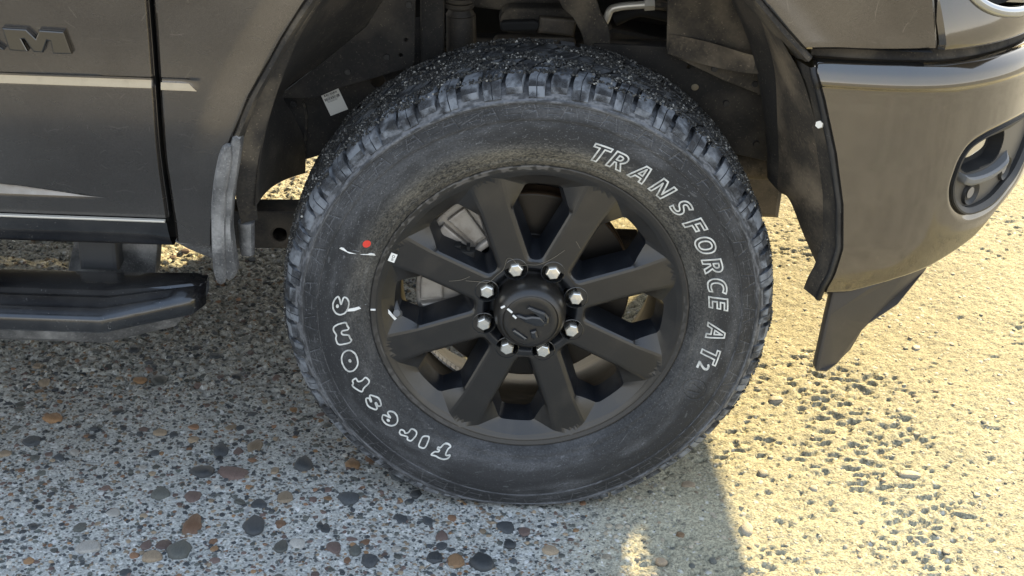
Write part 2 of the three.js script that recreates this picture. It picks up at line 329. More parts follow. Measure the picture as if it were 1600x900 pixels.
{
  const pf = [];
  const k = sideZ.k;
  for (let i = 0; i < k.length - 1; i++) { const n = Math.max(2, Math.round(Math.hypot(k[i + 1][0] - k[i][0], k[i + 1][1] - k[i][1]) / 0.0025)); for (let j = 0; j < n; j++) pf.push([lerp(k[i][0], k[i + 1][0], j / n), lerp(k[i][1], k[i + 1][1], j / n)]); }
  pf.push([0.4134, -0.115]);
  const outer = pf.length;
  for (let i = k.length - 2; i >= 0; i -= 1) pf.push([k[i][0], -0.23 - k[i][1]]);
  // one texture for the outer half: u round the wheel, v = way along the profile
  const TW = 2048, TH = 512, tot = outer - 1, rr = [], zz = [];
  for (let j = 0; j < TH; j++) { const t = (j + 0.5) / TH * tot, a = Math.min(tot - 1, Math.floor(t)), b = t - a; rr.push(lerp(pf[a][0], pf[a + 1][0], b)); zz.push(lerp(pf[a][1], pf[a + 1][1], b)); }
  const bump = new Float32Array(TW * TH);
  const map = tex(TW, TH, (i, j, c) => {
    const u = i / TW, a = u * 2 * Math.PI, r = rr[j], on = zz[j] > -0.02, up = 0.5 + 0.5 * Math.sin(a);
    const lx = u * 240, ly = r * 110;                 // about 1 cm cells
    let d = 0.035 + 0.36 * sstep(0.45, 0.8, fbm(u * 24, r * 40, 301, 4, 24)) * (0.3 + 0.7 * vnoise(u * 1024, r * 700, 303, 1024)) ;
    const low = sstep(0.335, 0.30, r);                // dust lies on the wall beside the rim, most on its upper half
    d += low * (0.10 + 0.5 * up * up) * (0.35 + 1.3 * (vnoise(u * 700, r * 600, 305, 700) - 0.35));
    const sh = sstep(0.38, 0.392, r) * sstep(0.412, 0.405, r);  // pale chalky scuffing under the shoulder lugs
    d += sh * (0.25 + 0.9 * sstep(0.38, 0.62, fbm(u * 140, r * 260, 309, 4, 140))) * (0.35 + 0.65 * vnoise(u * 900, r * 520, 310, 900));
    const sp = vnoise(u * 1024, r * 820, 311, 1024); if (sp > 0.86) d += (0.5 + 0.6 * up) * hash(i, j, 312) * (r < 0.385 ? 1 : 0.5) * (0.4 + fbm(u * 12, r * 20, 313, 2, 12));
    const scr = vnoise(u * 300 + r * 400, r * 60 - u * 40, 315, 0); if (scr > 0.93) d += 0.3;
    if (Math.abs(r - 0.3850) < 0.0007 || Math.abs(r - 0.3903) < 0.0006 || Math.abs(r - 0.3592) < 0.0005) d += 0.45 * vnoise(u * 200, 1, 317, 200);
    const bq = u * 36, bc = bq - Math.floor(bq), bmm = (r - 0.3645) / 0.0185, ed = (p, q, t) => (Math.abs(p - q) < t ? 1 : 0);
    if (r > 0.3640 && r < 0.3835 && (ed(bc, 0.13 + 0.1 * bmm, 0.014) || ed(bc, 0.55 - 0.12 * bmm, 0.014) || (ed(bmm, 0.25, 0.035) && bc > 0.56 && bc < 0.95) || (ed(bmm, 0.78, 0.035) && bc > 0.6) || (ed(bmm, 0.5, 0.04) && bc > 0.15 && bc < 0.52) || ed(bc, 0.9, 0.01))) d += 0.5 * vnoise(u * 300, r * 200, 319, 300);
    d = clamp(d);
        const wm = low * up; c[0] = lerp(0.013, lerp(0.19, 0.23, wm) , d * 0.8); c[1] = lerp(0.0135, lerp(0.195, 0.21, wm), d * 0.8); c[2] = lerp(0.0145, lerp(0.205, 0.165, wm), d * 0.8);
    let b = 0.5 + 0.06 * (vnoise(u * 900, r * 700, 320, 900) - 0.5);
    const band = sstep(0.3635, 0.3645, r) * sstep(0.3838, 0.3828, r);   // moulded blocks in the ring under the rib
    if (band) {
      const q = u * 36, cell = q - Math.floor(q), zig = 0.003 * (Math.abs(((q * 3) % 1) - 0.5) * 2), m = (r - 0.3645) / 0.0185;
      const line = (x, y, t) => (Math.abs(x - y) < t ? 1 : 0);
      b += band * 0.3 * (line(cell, 0.12 + 0.10 * m, 0.02) || line(cell, 0.55 - 0.12 * m, 0.02) || (m > 0.45 + zig * 60 - 0.05 && m < 0.53 + zig * 60 && cell > 0.15 && cell < 0.52) || (line(m, 0.25, 0.05) && cell > 0.56 && cell < 0.95) || (line(m, 0.75, 0.05) && cell > 0.6) ? 1 : 0);
    }
    const th = ((u * 360 + 180) % 360) - 180;         // low relief: small code letters near the rim, a round emblem low on the right
    if (r > 0.2865 && r < 0.2935) { const q = u * 420; if (hash(Math.floor(q), 0, 330) > 0.35 && vnoise(q * 4, r * 900, 331) > 0.5 && fbm(u * 10, 1, 332, 1, 10) > 0.45) b += 0.14; }
    const lx2 = (th + 0.0 - 0) * Math.PI / 180 * 0.322, tt = a > Math.PI ? a - 2 * Math.PI : a, ex = (tt + 0.4137) * 0.322, ey = r - 0.322, er = Math.hypot(ex, ey);
    if (Math.abs(er - 0.0195) < 0.0011 || (er < 0.0125 && Math.abs(Math.abs(ex) - 0.006 + ey * 0.25) < 0.0016) || (er < 0.0125 && Math.abs(ey - 0.007) < 0.0016 && Math.abs(ex) < 0.006)) b += 0.35;
    bump[j * TW + i] = b;
  });
  const bm = tex(TW, TH, (i, j, c) => { c[0] = c[1] = c[2] = bump[j * TW + i]; }, { srgb: false });
  M.rubber = S({ map, roughness: 0.72, bumpMap: bm, bumpScale: 0.0035 });
  const tread = dustTex(351, [0.011, 0.011, 0.012], [0.2, 0.21, 0.22], 0.55, 0.07);
  const lug = dustTex(357, [0.014, 0.014, 0.015], [0.19, 0.205, 0.225], 0.95, 0.1);
  M.lug = S({ map: T(lug, 9), roughness: 0.8, bumpMap: T(lug, 9), bumpScale: 0.0006 });
  M.tread = S({ map: T(tread, 7), roughness: 0.8, bumpMap: T(tread, 7), bumpScale: 0.0006 });
  const SEG = 360;
  const g = gridGeo(SEG, pf.length - 1, (u, v) => { const i = Math.round(v * (pf.length - 1)), a = u * Math.PI * 2, [r, z] = pf[i]; return [r * Math.cos(a), r * Math.sin(a), z, u, Math.min(1, i / tot) * 0.998 + 0.001]; });
  part('tyre', squash(g), M.rubber, wheel);

  // tread blocks
  const PITCH = 72, dA = Math.PI * 2 / PITCH, crown = (z) => 0.4245 - 0.43 * (z + 0.115) ** 2 - (z > -0.03 ? 0.9 * (z + 0.03) ** 2 * 4 : 0);
  function prism(sec, a0, a1, skew = () => 0, seg = 2) {      // a cross-section [r, z] swept from angle a0 to a1
    const n = sec.length, pos = [], at = (k, q) => { const a = lerp(a0, a1, q) + skew(sec[k][1], sec[k][0]); return [sec[k][0] * Math.cos(a), sec[k][0] * Math.sin(a), sec[k][1]]; };
    const quad = (A, B, Cc, D) => pos.push(...A, ...B, ...Cc, ...A, ...Cc, ...D);
    for (let s = 0; s < seg; s++) for (let k = 0; k < n; k++) { const l = (k + 1) % n; quad(at(k, s / seg), at(k, (s + 1) / seg), at(l, (s + 1) / seg), at(l, s / seg)); }
    const tri = THREE.ShapeUtils.triangulateShape(sec.map((p) => new THREE.Vector2(p[0], p[1])), []);
    for (const [a, b, c] of tri) { pos.push(...at(a, 0), ...at(b, 0), ...at(c, 0)); pos.push(...at(a, 1), ...at(c, 1), ...at(b, 1)); }
    const q = new THREE.BufferGeometry(); q.setAttribute('position', new THREE.Float32BufferAttribute(pos, 3)); q.computeVertexNormals();
    return q;
  }
  const fix = (q) => boxUV(squash(q));
  const rt = RNG(33);
  for (let i = 0; i < PITCH; i++) {
    const a0 = i * dA, lo = i % 2 ? 0.4005 : 0.3945;
    const sec = [[crown(-0.05), -0.05], [crown(-0.03), -0.03], [0.4188, -0.018], [0.4150, -0.0085], [0.4085, 0.0015], [lo, sideZ(lo) + 0.0035], [lo - 0.003, sideZ(lo - 0.003) - 0.001], [0.404, -0.012], [0.408, -0.05]];
    const skew = (z) => -dA * 0.3 * sstep(-0.005, -0.05, z), w = 0.71 + 0.06 * rt();
    const gs = i % 2 ? [prism(sec, a0, a0 + dA * w, skew)] : [prism(sec, a0, a0 + dA * w * 0.47, skew, 1), prism(sec, a0 + dA * w * 0.53, a0 + dA * w, skew, 1)];
    part('shoulder_block', fix(gs.length > 1 ? mergeGeometries(gs) : gs[0]), M.lug, wheel);
    const rows = [[-0.055, -0.092, 0.1], [-0.098, -0.132, 0.55], [-0.138, -0.175, 0.2]];
    for (const [z0, z1, off] of rows) {
      const s2 = [[crown(z0), z0], [crown((z0 + z1) / 2), (z0 + z1) / 2], [crown(z1), z1], [0.409, z1], [0.409, z0]], zm = (z0 + z1) / 2;
      const sk = (z) => dA * (0.35 * Math.sin((z - zm) / 0.037 * 2.2) + 0.1 * (z > zm ? 1 : 0)), b0 = a0 + dA * off;
      part('tread_block', fix(mergeGeometries([prism(s2, b0, b0 + dA * 0.36, sk, 1), prism(s2, b0 + dA * 0.40, b0 + dA * 0.78, sk, 1)])), M.tread, wheel);
    }
  }
  const inner = [];
  for (let i = 0; i < PITCH; i++) { const s = [[crown(-0.181), -0.181], [crown(-0.2), -0.2], [0.418, -0.213], [0.41, -0.226], [0.404, -0.218], [0.408, -0.181]]; inner.push(prism(s, (i + 0.4) * dA, (i + 1.05) * dA, () => 0, 1)); }
  const far = part('inner_shoulder_blocks', fix(mergeGeometries(inner)), M.tread, wheel); far.userData.kind = 'stuff';

  // wet grit packed into the tread
  const N = 19000, gritG = new THREE.IcosahedronGeometry(1, 0), grit = new THREE.InstancedMesh(gritG, S({ color: C(1), roughness: 0.55 }), N), m4 = new THREE.Matrix4(), q = new THREE.Quaternion(), e = new THREE.Euler(), col = new THREE.Color(), r = RNG(91);
  for (let i = 0; i < N; i++) {
    let a, z, t = 0;
    do { a = lerp(-0.5, Math.PI + 0.6, r()); z = lerp(-0.205, -0.012, r()); } while (t++ < 20 && fbm(a * 9, z * 60, 401, 3) < 0.40 + 0.1 * Math.abs(Math.cos(a)) + (z > -0.026 ? 0.06 : 0));
    const s = lerp(0.0008, 0.0026, Math.pow(r(), 1.9)), R = crown(z) + s * 0.35 - (z > -0.02 ? 0.001 : 0);
    e.set(r() * 6, r() * 6, r() * 6);
    m4.compose(V(R * Math.cos(a), R * Math.sin(a), z), q.setFromEuler(e), V(s * (0.7 + 0.6 * r()), s * (0.6 + 0.5 * r()), s * (0.7 + 0.6 * r())));
    grit.setMatrixAt(i, m4);
    const v = r(), b = v < 0.70 ? 0.014 + 0.024 * r() : v < 0.93 ? 0.06 + 0.09 * r() : 0.2 + 0.22 * r(); col.setRGB(b, b * 0.98, b * 0.9); grit.setColorAt(i, col);
  }
  grit.name = 'tread_grit'; grit.userData.kind = 'stuff'; grit.castShadow = grit.receiveShadow = true; wheel.add(grit);

  // white outline letters, raised a little off the sidewall
  const wallPt = (a, r, lift) => V(r * Math.cos(a), r * Math.sin(a), sideZ(r) + lift);
  function bend(g, a, rad) {                          // x along clockwise reading, y outwards, z = lift, in metres
    const p = g.attributes.position;
    for (let i = 0; i < p.count; i++) { const r = rad + p.getY(i), t = a - p.getX(i) / rad, v = wallPt(t, r, p.getZ(i)); p.setXYZ(i, v.x, v.y, v.z); }
    return squash(g);
  }
  function ribbon(loop, w, h) {                       // a band of width w along a closed 2-D outline, h high
    const n = loop.length, pos = [], L = [];
    for (let i = 0; i < n; i++) {
      const a = loop[(i + n - 1) % n], b = loop[i], c = loop[(i + 1) % n];
      const d1 = new THREE.Vector2(b.x - a.x, b.y - a.y).normalize(), d2 = new THREE.Vector2(c.x - b.x, c.y - b.y).normalize(), m = new THREE.Vector2(-(d1.y + d2.y), d1.x + d2.x);
      const l = m.length() || 1; m.divideScalar(l); const k = w / 2 / Math.max(0.72, m.x * -d1.y + m.y * d1.x);
      L.push([b.x + m.x * k, b.y + m.y * k, b.x - m.x * k, b.y - m.y * k]);
    }
    const q3 = (A, B, Cc, D) => pos.push(...A, ...B, ...Cc, ...A, ...Cc, ...D);
    for (let i = 0; i < n; i++) {
      const a = L[i], b = L[(i + 1) % n];
      q3([a[0], a[1], h], [b[0], b[1], h], [b[2], b[3], h], [a[2], a[3], h]);
      q3([a[0], a[1], -0.001], [b[0], b[1], -0.001], [b[0], b[1], h], [a[0], a[1], h]);
      q3([a[2], a[3], h], [b[2], b[3], h], [b[2], b[3], -0.001], [a[2], a[3], -0.001]);
    }
    const g = new THREE.BufferGeometry(); g.setAttribute('position', new THREE.Float32BufferAttribute(pos, 3)); return g;
  }
  const resample = (loop, d) => { const o = []; loop.forEach((a, i) => { const b = loop[(i + 1) % loop.length], n = Math.max(1, Math.round(Math.hypot(b.x - a.x, b.y - a.y) / d)); for (let k = 0; k < n; k++) o.push(new THREE.Vector2(lerp(a.x, b.x, k / n), lerp(a.y, b.y, k / n))); }); return o; };
  const letterTex = dustTex(377, [0.64, 0.645, 0.61], [0.25, 0.25, 0.23], 0.6, 0.03);
  const mw = S({ map: T(letterTex, 18), roughness: 0.7 });
  const font = await new FontLoader().loadAsync('fonts/droid/droid_sans_bold.typeface.json');
  const D = Math.PI / 180;
  function fontLetter(ch, deg, rad, h, wide, slant) {
    const sh = font.generateShapes(ch, 1), loops = [];
    for (const s of sh) { const e2 = s.extractPoints(5); loops.push(e2.shape, ...e2.holes); }
    let x0 = 1e9, x1 = -1e9, y0 = 1e9, y1 = -1e9; for (const l of loops) for (const p of l) { x0 = Math.min(x0, p.x); x1 = Math.max(x1, p.x); y0 = Math.min(y0, p.y); y1 = Math.max(y1, p.y); }
    const k = h / (y1 - y0), gs = loops.map((l) => { const c = l.map((p) => new THREE.Vector2((p.x - (x0 + x1) / 2) * k * wide + slant * (p.y - (y0 + y1) / 2) * k, (p.y - (y0 + y1) / 2) * k)); if (c[0].distanceTo(c[c.length - 1]) < 1e-5) c.pop(); return ribbon(resample(c, 0.004), 0.0025, 0.0011); });
    const g = bend(mergeGeometries(gs), deg * D, rad);
    part('raised_letter', boxUV(g), mw, wheel);
  }
  [['T', 73.2], ['R', 66.8], ['A', 59.1], ['N', 51.2], ['S', 42.7], ['F', 35.3], ['O', 28.1], ['R', 20.4], ['C', 13.7], ['E', 7.6], ['A', -2.6], ['T', -10.6]].forEach(([ch, d]) => fontLetter(ch, d, 0.3195, 0.0305, ch === 'T' || ch === 'F' ? 1.28 : ch === 'A' || ch === 'N' ? 1.1 : 1.2, 0.2));
  {
    const s2 = font.generateShapes('2', 0.021)[0].extractPoints(4), g = new THREE.ExtrudeGeometry(new THREE.Shape(s2.shape), { depth: 0.0009, bevelEnabled: false }); g.deleteAttribute('uv'); g.translate(-0.006, -0.0125, 0);
    part('raised_letter', boxUV(bend(g, -14.6 * D, 0.318)), mw, wheel);
  }
  const F = {                                         // outlines in millimetres, along and across the wall
    F: [242.9, '12,-14 7,-14 4,-24 -3,-26 -11,-24 -7,-19 -7,-8 -11,-7 -16,-11 -16,-4 -9,2 0,3 7,2 16,5 13,-4 6,-7 6,-11 11,-10'],
    i: [235.8, '9,-17 -2,-22 -5,-19 -9,0 2,3 5,-1'],
    r: [229.6, '15,-4 8,-6 4,-3 0,-7 1,-16 -5,-18 -12,-17 -15,-12 -15,2 -7,4 -5,-1 2,1 8,4 13,2'],
    e: [221.7, '15,-1 10,-4 -1,-7 13,-9 12,-14 4,-18 -6,-17 -14,-11 -16,-4 -12,3 -3,7 9,6', [0, -1]],
    s: [213.6, '15,-6 1,-15 -15,-10 -12,-4 -4,-6 -3,-4 -15,-1 -15,3 -1,10 14,5 11,-1 3,1 3,-1 14,-3'],
    t: [206.0, '15,1 13,9 7,9 4,14 -16,4 -9,-2 -6,-14 -1,-17 9,-14 5,-6 6,1'],
    o: [197.0, '0,-14 -11,-12 -18,-6 -21,1 -19,8 -11,12 0,13 10,11 18,6 21,-1 19,-8 11,-13', [0, -1]],
    n: [187.1, '21,-8 14,-9 8,-12 5,-9 5,0 1,2 -3,0 -5,-10 -12,-11 -17,-13 -21,-9 -21,11 -8,13 -2,10 8,15 14,13 18,7'],
    e2: [177.5, '18,6 12,3 0,0 17,-3 15,-9 6,-13 -6,-12 -15,-7 -18,1 -15,8 -7,13 3,14 12,11', [-1, 6]],
  };
  for (const k in F) {
    const [deg, s, dot] = F[k], loop = s.split(' ').map((w) => { const [x, y] = w.split(',').map(Number); return new THREE.Vector2(x / 1000, y / 1000); });
    let soft = loop;
    for (let it = 0; it < 2; it++) { const o = []; soft.forEach((p, i) => { const q = soft[(i + 1) % soft.length]; o.push(p.clone().lerp(q, it ? 0.25 : 0.2), p.clone().lerp(q, it ? 0.75 : 0.8)); }); soft = o; }
    const gs = [ribbon(soft, 0.0025, 0.0011)];
    if (dot) { const d = new THREE.CircleGeometry(0.0026, 10); d.scale(1.4, 1, 1); d.translate(dot[0] / 1000, dot[1] / 1000, 0.0009); d.deleteAttribute('uv'); d.deleteAttribute('normal'); gs.push(d.toNonIndexed()); }
    part('raised_letter', boxUV(bend(mergeGeometries(gs), deg * D, 0.32)), mw, wheel);
  }
  // paint marks on the wall
  const decal = (name, pts, deg, rad, m, label) => { const g = new THREE.ExtrudeGeometry(new THREE.Shape(pts.map((p) => new THREE.Vector2(p[0] / 1000, p[1] / 1000))), { depth: 0.0008, bevelEnabled: false, curveSegments: 8 }); g.deleteAttribute('uv'); part(name, boxUV(bend(g, deg * D, rad)), m, wheel, label); };
  const circ = (r, n = 18) => Array.from({ length: n }, (_, i) => [r * Math.cos(i / n * 6.2832), r * Math.sin(i / n * 6.2832) * 0.95]);
  decal('paint_dot', circ(7), 155, 0.306, M.red, 'red paint dot on the tyre wall');
  decal('paint_mark', [[-2, 30], [1, 28], [4, 0], [6, -28], [2, -31], [0, -10], [-4, 12]], 159, 0.314, M.white);
  decal('paint_mark', [[-2, 24], [2, 25], [3, 8], [5, -6], [2, -20], [-2, -22], [-1, 2], [-3, 12]], 179.2, 0.286, M.white);
}

// ---------- the alloy rim
{
  const r1 = dustTex(501, [0.0165, 0.0150, 0.0132], [0.12, 0.1, 0.075], 0.12, 0.014), rimTex = T(r1, 4);
  M.rim = P({ map: rimTex, roughness: 0.31, clearcoat: 0.3, clearcoatRoughness: 0.22, specularIntensity: 1 });
  const wallTex = dustTex(517, [0.0055, 0.0068, 0.0098], [0.2, 0.21, 0.22], 0.07, 0.05);
  M.rimWall = S({ map: T(wallTex, 6), roughness: 0.42 });
  const AX = 87.3 * Math.PI / 180;
  const zf = (r) => (r > 0.25 ? lerp(-0.0085, -0.0035, sstep(0.25, 0.264, r)) : lerp(-0.0085, -0.0105, sstep(0.25, 0.09, r)));
  const half = Math.PI / 8;
  // each list: matching rails over half a window, from its inner tip to the middle of its outer edge: A face, B opening, C back of the opening, E border of the sector
  function rails(n) {
    const A = [], B = [], Cc = [], E = [];
    const push = (a, b, c, e) => { A.push(a); B.push(b); Cc.push(c); E.push(e); };
    const seg = (m, fa, fb, fc, fe, last) => { for (let i = 0; i < m + (last ? 1 : 0); i++) { const t = i / m; push(fa(t), fb(t), fc(t), fe(t)); } };
    const pl = (P0) => (t) => { const k = t * (P0.length - 1), i = Math.min(P0.length - 2, Math.floor(k)), q = k - i; return P0[i].map((v, n2) => lerp(v, P0[i + 1][n2], q)); };
    const polar = (r, p) => [r * Math.cos(p), r * Math.sin(p)];
    seg(n, pl([[0.0925, 0], [0.0932, 0.0065], [0.0958, 0.0120], [0.1012, 0.0158]]), pl([[0.0955, 0], [0.0962, 0.0055], [0.0985, 0.0100], [0.1032, 0.0130]]), pl([[0.112, 0], [0.1125, 0.003], [0.114, 0.0058], [0.118, 0.0078]]), (t) => polar(0.0895, half * t));
    seg(n * 2, pl([[0.1012, 0.0158], [0.15, 0.0358], [0.184, 0.0494]]), pl([[0.1032, 0.0130], [0.15, 0.0324], [0.184, 0.0462]]), pl([[0.118, 0.0078], [0.15, 0.0220], [0.183, 0.0370]]), (t) => polar(lerp(0.0895, 0.2, t), half));
    seg(n, pl([[0.184, 0.0494], [0.190, 0.0518], [0.2396, 0.0675]]), pl([[0.184, 0.0462], [0.190, 0.0466], [0.2268, 0.0318]]), pl([[0.183, 0.0370], [0.188, 0.0375], [0.2195, 0.0262]]), (t) => polar(lerp(0.2, 0.2635, t), half));
    seg(n, (t) => polar(lerp(0.2490, 0.2520, t), lerp(Math.atan2(0.0675, 0.2396), 0, t)), pl([[0.2268, 0.0318], [0.2308, 0.026], [0.2318, 0.013], [0.2321, 0]]), pl([[0.2195, 0.0262], [0.223, 0.020], [0.224, 0.01], [0.224, 0]]), (t) => polar(0.2635, lerp(half, 0, t)), true);
    return { A, B, Cc, E };
  }
  const n = 8, R = rails(n), K = R.A.length - 1;
  const depthB = R.B.map((_, i) => { const t = (i - 3 * n) / n; return i <= 3 * n ? -0.0030 : -0.0030 - 0.0105 * sstep(0, 1, Math.min(1, t)); });
  function halfSector(w, side) {                     // w = axis of the window, side = +1 or -1
    const strips = [], at = (p, z) => { const a = w + Math.atan2(p[1] * side, p[0]), r = Math.hypot(p[0], p[1]); return [r * Math.cos(a), r * Math.sin(a), z]; };
    const mk = (f, m) => { let g = gridGeo(K, m, f); if (side < 0) g.index.array.reverse(); g = g.toNonIndexed(); g.deleteAttribute('normal'); return g; };
    const face = mk((u, v) => { const i = Math.round(u * K), p = [lerp(R.E[i][0], R.A[i][0], v), lerp(R.E[i][1], R.A[i][1], v)], r = Math.hypot(p[0], p[1]); return at(p, zf(r) - 0.0012 * sstep(0.8, 1, v)); }, 6);
    const ramp = mk((u, v) => { const i = Math.round(u * K), p = [lerp(R.A[i][0], R.B[i][0], v), lerp(R.A[i][1], R.B[i][1], v)]; const zA = zf(Math.hypot(...R.A[i])) - 0.0012, zB = zf(Math.hypot(...R.B[i])) - 0.001 + depthB[i]; return at(p, lerp(zA, zB, v)); }, 4);
    const wall = mk((u, v) => { const i = Math.round(u * K), q = Math.pow(v, 0.9), p = [lerp(R.B[i][0], R.Cc[i][0], q), lerp(R.B[i][1], R.Cc[i][1], q)]; const zB = zf(Math.hypot(...R.B[i])) - 0.001 + depthB[i]; return at(p, lerp(zB, -0.064, v)); }, 6);
    return { face: mergeGeometries([face, ramp]), wall };
  }
  const wheelNm = (g, a) => boxUV(crease((() => { g.deleteAttribute('uv'); return g; })(), a));
  for (let k = 0; k < 8; k++) {
    const w0 = AX + k * Math.PI / 4, a = halfSector(w0, 1), b = halfSector(w0 + Math.PI / 4, -1);
    const sp = part('spoke', wheelNm(mergeGeometries([a.face, b.face]), 0.15), M.rim, wheel);
    part('spoke_side', wheelNm(mergeGeometries([a.wall, b.wall]), 0.5), M.rimWall, wheel);
  }
  part('rim_lip', lathe(prof([[0.2635, -0.0036], [0.267, -0.0022], [0.2705, -0.0010], [0.2725, -0.0022], [0.2732, -0.006], [0.2728, -0.014]], 24), 192), (() => { const t = tex(1024, 32, (i, j, c) => { const u = i / 1024, up = 0.5 + 0.5 * Math.sin(u * 6.2832 - 0.35), d = clamp(0.06 + 0.42 * up * sstep(0.45, 0.62, vnoise(u * 260, j * 0.12, 801, 260)) * sstep(0.3, 0.6, fbm(u * 14, 1, 803, 3, 14))); c[0] = lerp(0.02, 0.2, d); c[1] = lerp(0.0178, 0.19, d); c[2] = lerp(0.016, 0.175, d); }); return S({ map: t, roughness: 0.5 }); })(), wheel);
  const barrel = dustTex(533, [0.075, 0.06, 0.04], [0.19, 0.15, 0.105], 0.5, 0.04);
  M.barrel = S({ map: T(barrel, 3), roughness: 0.45, metalness: 0.5 });
  part('rim_barrel', lathe([[0.226, -0.058], [0.233, -0.064], [0.235, -0.075], [0.225, -0.095], [0.222, -0.13], [0.229, -0.165], [0.240, -0.185], [0.243, -0.212], [0.262, -0.22], [0.27, -0.224]], 160), M.barrel, wheel);
  // the row of stick-on balance weights, low on the inside
  for (let k = 0; k < 9; k++) { const a = (216 + k * 2.6) * Math.PI / 180, g = rbox(0.0088, 0.004, 0.017, 0.0008); g.rotateZ(a + Math.PI / 2); g.translate(0.2195 * Math.cos(a), 0.2195 * Math.sin(a), -0.112); part('balance_weight', g, M.alu, wheel); }
  // hub face with lug pockets
  const nuts = Array.from({ length: 8 }, (_, k) => AX - Math.PI / 8 + k * Math.PI / 4).map((a) => [0.0826 * Math.cos(a), 0.0826 * Math.sin(a)]);
  const hub = gridGeo(320, 44, (u, v) => {
    const a = u * Math.PI * 2, r = lerp(0.0897, 0.050, v); const x = r * Math.cos(a), y = r * Math.sin(a);
    let z = lerp(-0.0105, -0.031, sstep(0.083, 0.064, r));
    for (const [nx, ny] of nuts) { const d = Math.hypot(x - nx, y - ny); z = Math.min(z, lerp(z, -0.042, sstep(0.0196, 0.0172, d))); }
    if (r > 0.0892) z = -0.0105;
    return [x, y, z];
  });
  // the pockets bite a little past the hub ring, so sink matching cups there
  part('hub_face', boxUV(crease(hub, 0.7)), M.rimWall, wheel);
  const cup = lathe([[0.0206, -0.0100], [0.0196, -0.0096], [0.0188, -0.0112], [0.0182, -0.018], [0.0176, -0.030], [0.0170, -0.0425], [0.002, -0.0435]], 36), rim2 = crease(cup, 0.8);
  const nutG = (() => {
    const hx = (r, z) => Array.from({ length: 6 }, (_, i) => [r * Math.cos(i * Math.PI / 3), r * Math.sin(i * Math.PI / 3), z]);
    const L = [hx(0.0128, -0.045), hx(0.0128, -0.0075), hx(0.0115, -0.0052), hx(0.0100, -0.0040)], pos = [];
    for (let l = 0; l < 3; l++) for (let i = 0; i < 6; i++) { const j = (i + 1) % 6, a = L[l][i], b = L[l][j], c = L[l + 1][j], d = L[l + 1][i]; pos.push(...a, ...b, ...c, ...a, ...c, ...d); }
    for (let i = 0; i < 6; i++) pos.push(...L[3][i], ...L[3][(i + 1) % 6], 0, 0, -0.0037);
    const g = new THREE.BufferGeometry(); g.setAttribute('position', new THREE.Float32BufferAttribute(pos, 3)); g.computeVertexNormals(); return boxUV(g);
  })();
  M.emblem = P({ color: C(0.03, 0.032, 0.035), metalness: 0.5, roughness: 0.2, clearcoat: 0.8, clearcoatRoughness: 0.12 });
  const rn = RNG(3);
  M.nut = S({ color: C(0.9, 0.86, 0.77), metalness: 0.85, roughness: 0.24 });
  nuts.forEach(([x, y], k) => {
    const o = part('lug_nut', nutG, M.nut, wheel); o.position.set(x, y, 0.0); o.rotation.z = rn() * 6;
    const c = part('lug_pocket', rim2, M.emblem, wheel); c.position.set(x, y, 0);
  });
  // centre cap
  const cap = prof([[0.061, -0.034], [0.062, -0.01], [0.0605, 0.006], [0.056, 0.019], [0.0500, 0.0262], [0.0478, 0.0275]], 26);
  M.cap = P({ map: T(r1, 5), roughness: 0.34, clearcoat: 0.3, clearcoatRoughness: 0.3 });
  part('centre_cap', lathe(cap, 96), M.cap, wheel);
  part('cap_disc', lathe([[0.0478, 0.0275], [0.0466, 0.0245], [0.0455, 0.0245], [0.0448, 0.0262], [0.036, 0.0268], [0.0355, 0.0255], [0.0001, 0.0250]], 96), M.cap, wheel);
  // the raised emblem of the cap: a horned head in four facets
  const emb = (pts) => { const g = plate(pts.map(([x, y]) => [x / 1000, y / 1000]), 0.0325, 0.010, 0.0042); return g; };
  part('emblem', mergeGeometries([
    emb([[-9, 24.5], [-4, 30], [24, 19.5], [32, 10], [31.5, -2], [22, -8.5], [8, -8], [-2, -4], [-11, -1], [-28, 11.5], [-22, 14], [-8, 10], [2, 12.5], [18, 11], [22, 4], [20, 14], [0, 22]]),
    emb([[0, -18.5], [11, -14.5], [16, -30], [8, -35.5], [3, -31]]),
    emb([[-30.5, -18.5], [-26, -14.5], [-2.5, -32], [-4.5, -37], [-10, -36], [-27, -26]]),
  ]), M.emblem, wheel);
  for (const [x, y, l, t] of [[-0.048, 0.0255, 0.0075, 0.55], [-0.036, 0.019, 0.011, -0.7], [-0.0275, 0.0095, 0.008, -0.75]]) { const g = rbox(l, 0.0034, 0.0022, 0.0005); g.rotateZ(t); g.translate(x, y, x < -0.045 ? 0.0275 : x < -0.03 ? 0.0278 : 0.0312); part('paint_mark', g, M.white, wheel); }
  for (const [deg, r, l, w] of [[180.8, 0.2675, 0.0085, 0.0034], [184.5, 0.239, 0.028, 0.005]]) { const a = deg * Math.PI / 180, g = rbox(l, w, 0.0014, 0.0004); g.rotateZ(r > 0.25 ? a : a + 2.2); g.translate(r * Math.cos(a), r * Math.sin(a), r > 0.25 ? -0.0012 : -0.016); part('paint_mark', g, M.white, wheel); }
  // small white sticker with a print, on the spoke end
  {
    const cv = document.createElement('canvas'); cv.width = 128; cv.height = 96; const x = cv.getContext('2d'); x.fillStyle = '#e9e8e2'; x.fillRect(0, 0, 128, 96); x.strokeStyle = '#222'; x.fillStyle = '#222'; x.lineWidth = 5; x.beginPath(); x.arc(98, 34, 12, 0, 7); x.stroke(); for (const [a, b] of [[88, 56], [88, 66], [88, 76]]) x.fillRect(a, b, 24 - (b % 3) * 4, 5);
    const t = new THREE.CanvasTexture(cv); t.colorSpace = THREE.SRGBColorSpace;
    const g = new THREE.PlaneGeometry(0.022, 0.016); const q = gridGeo(6, 1, (u, v) => [(u - 0.5) * 0.022, (v - 0.5) * 0.0165, -0.003 * 0, u, v]);
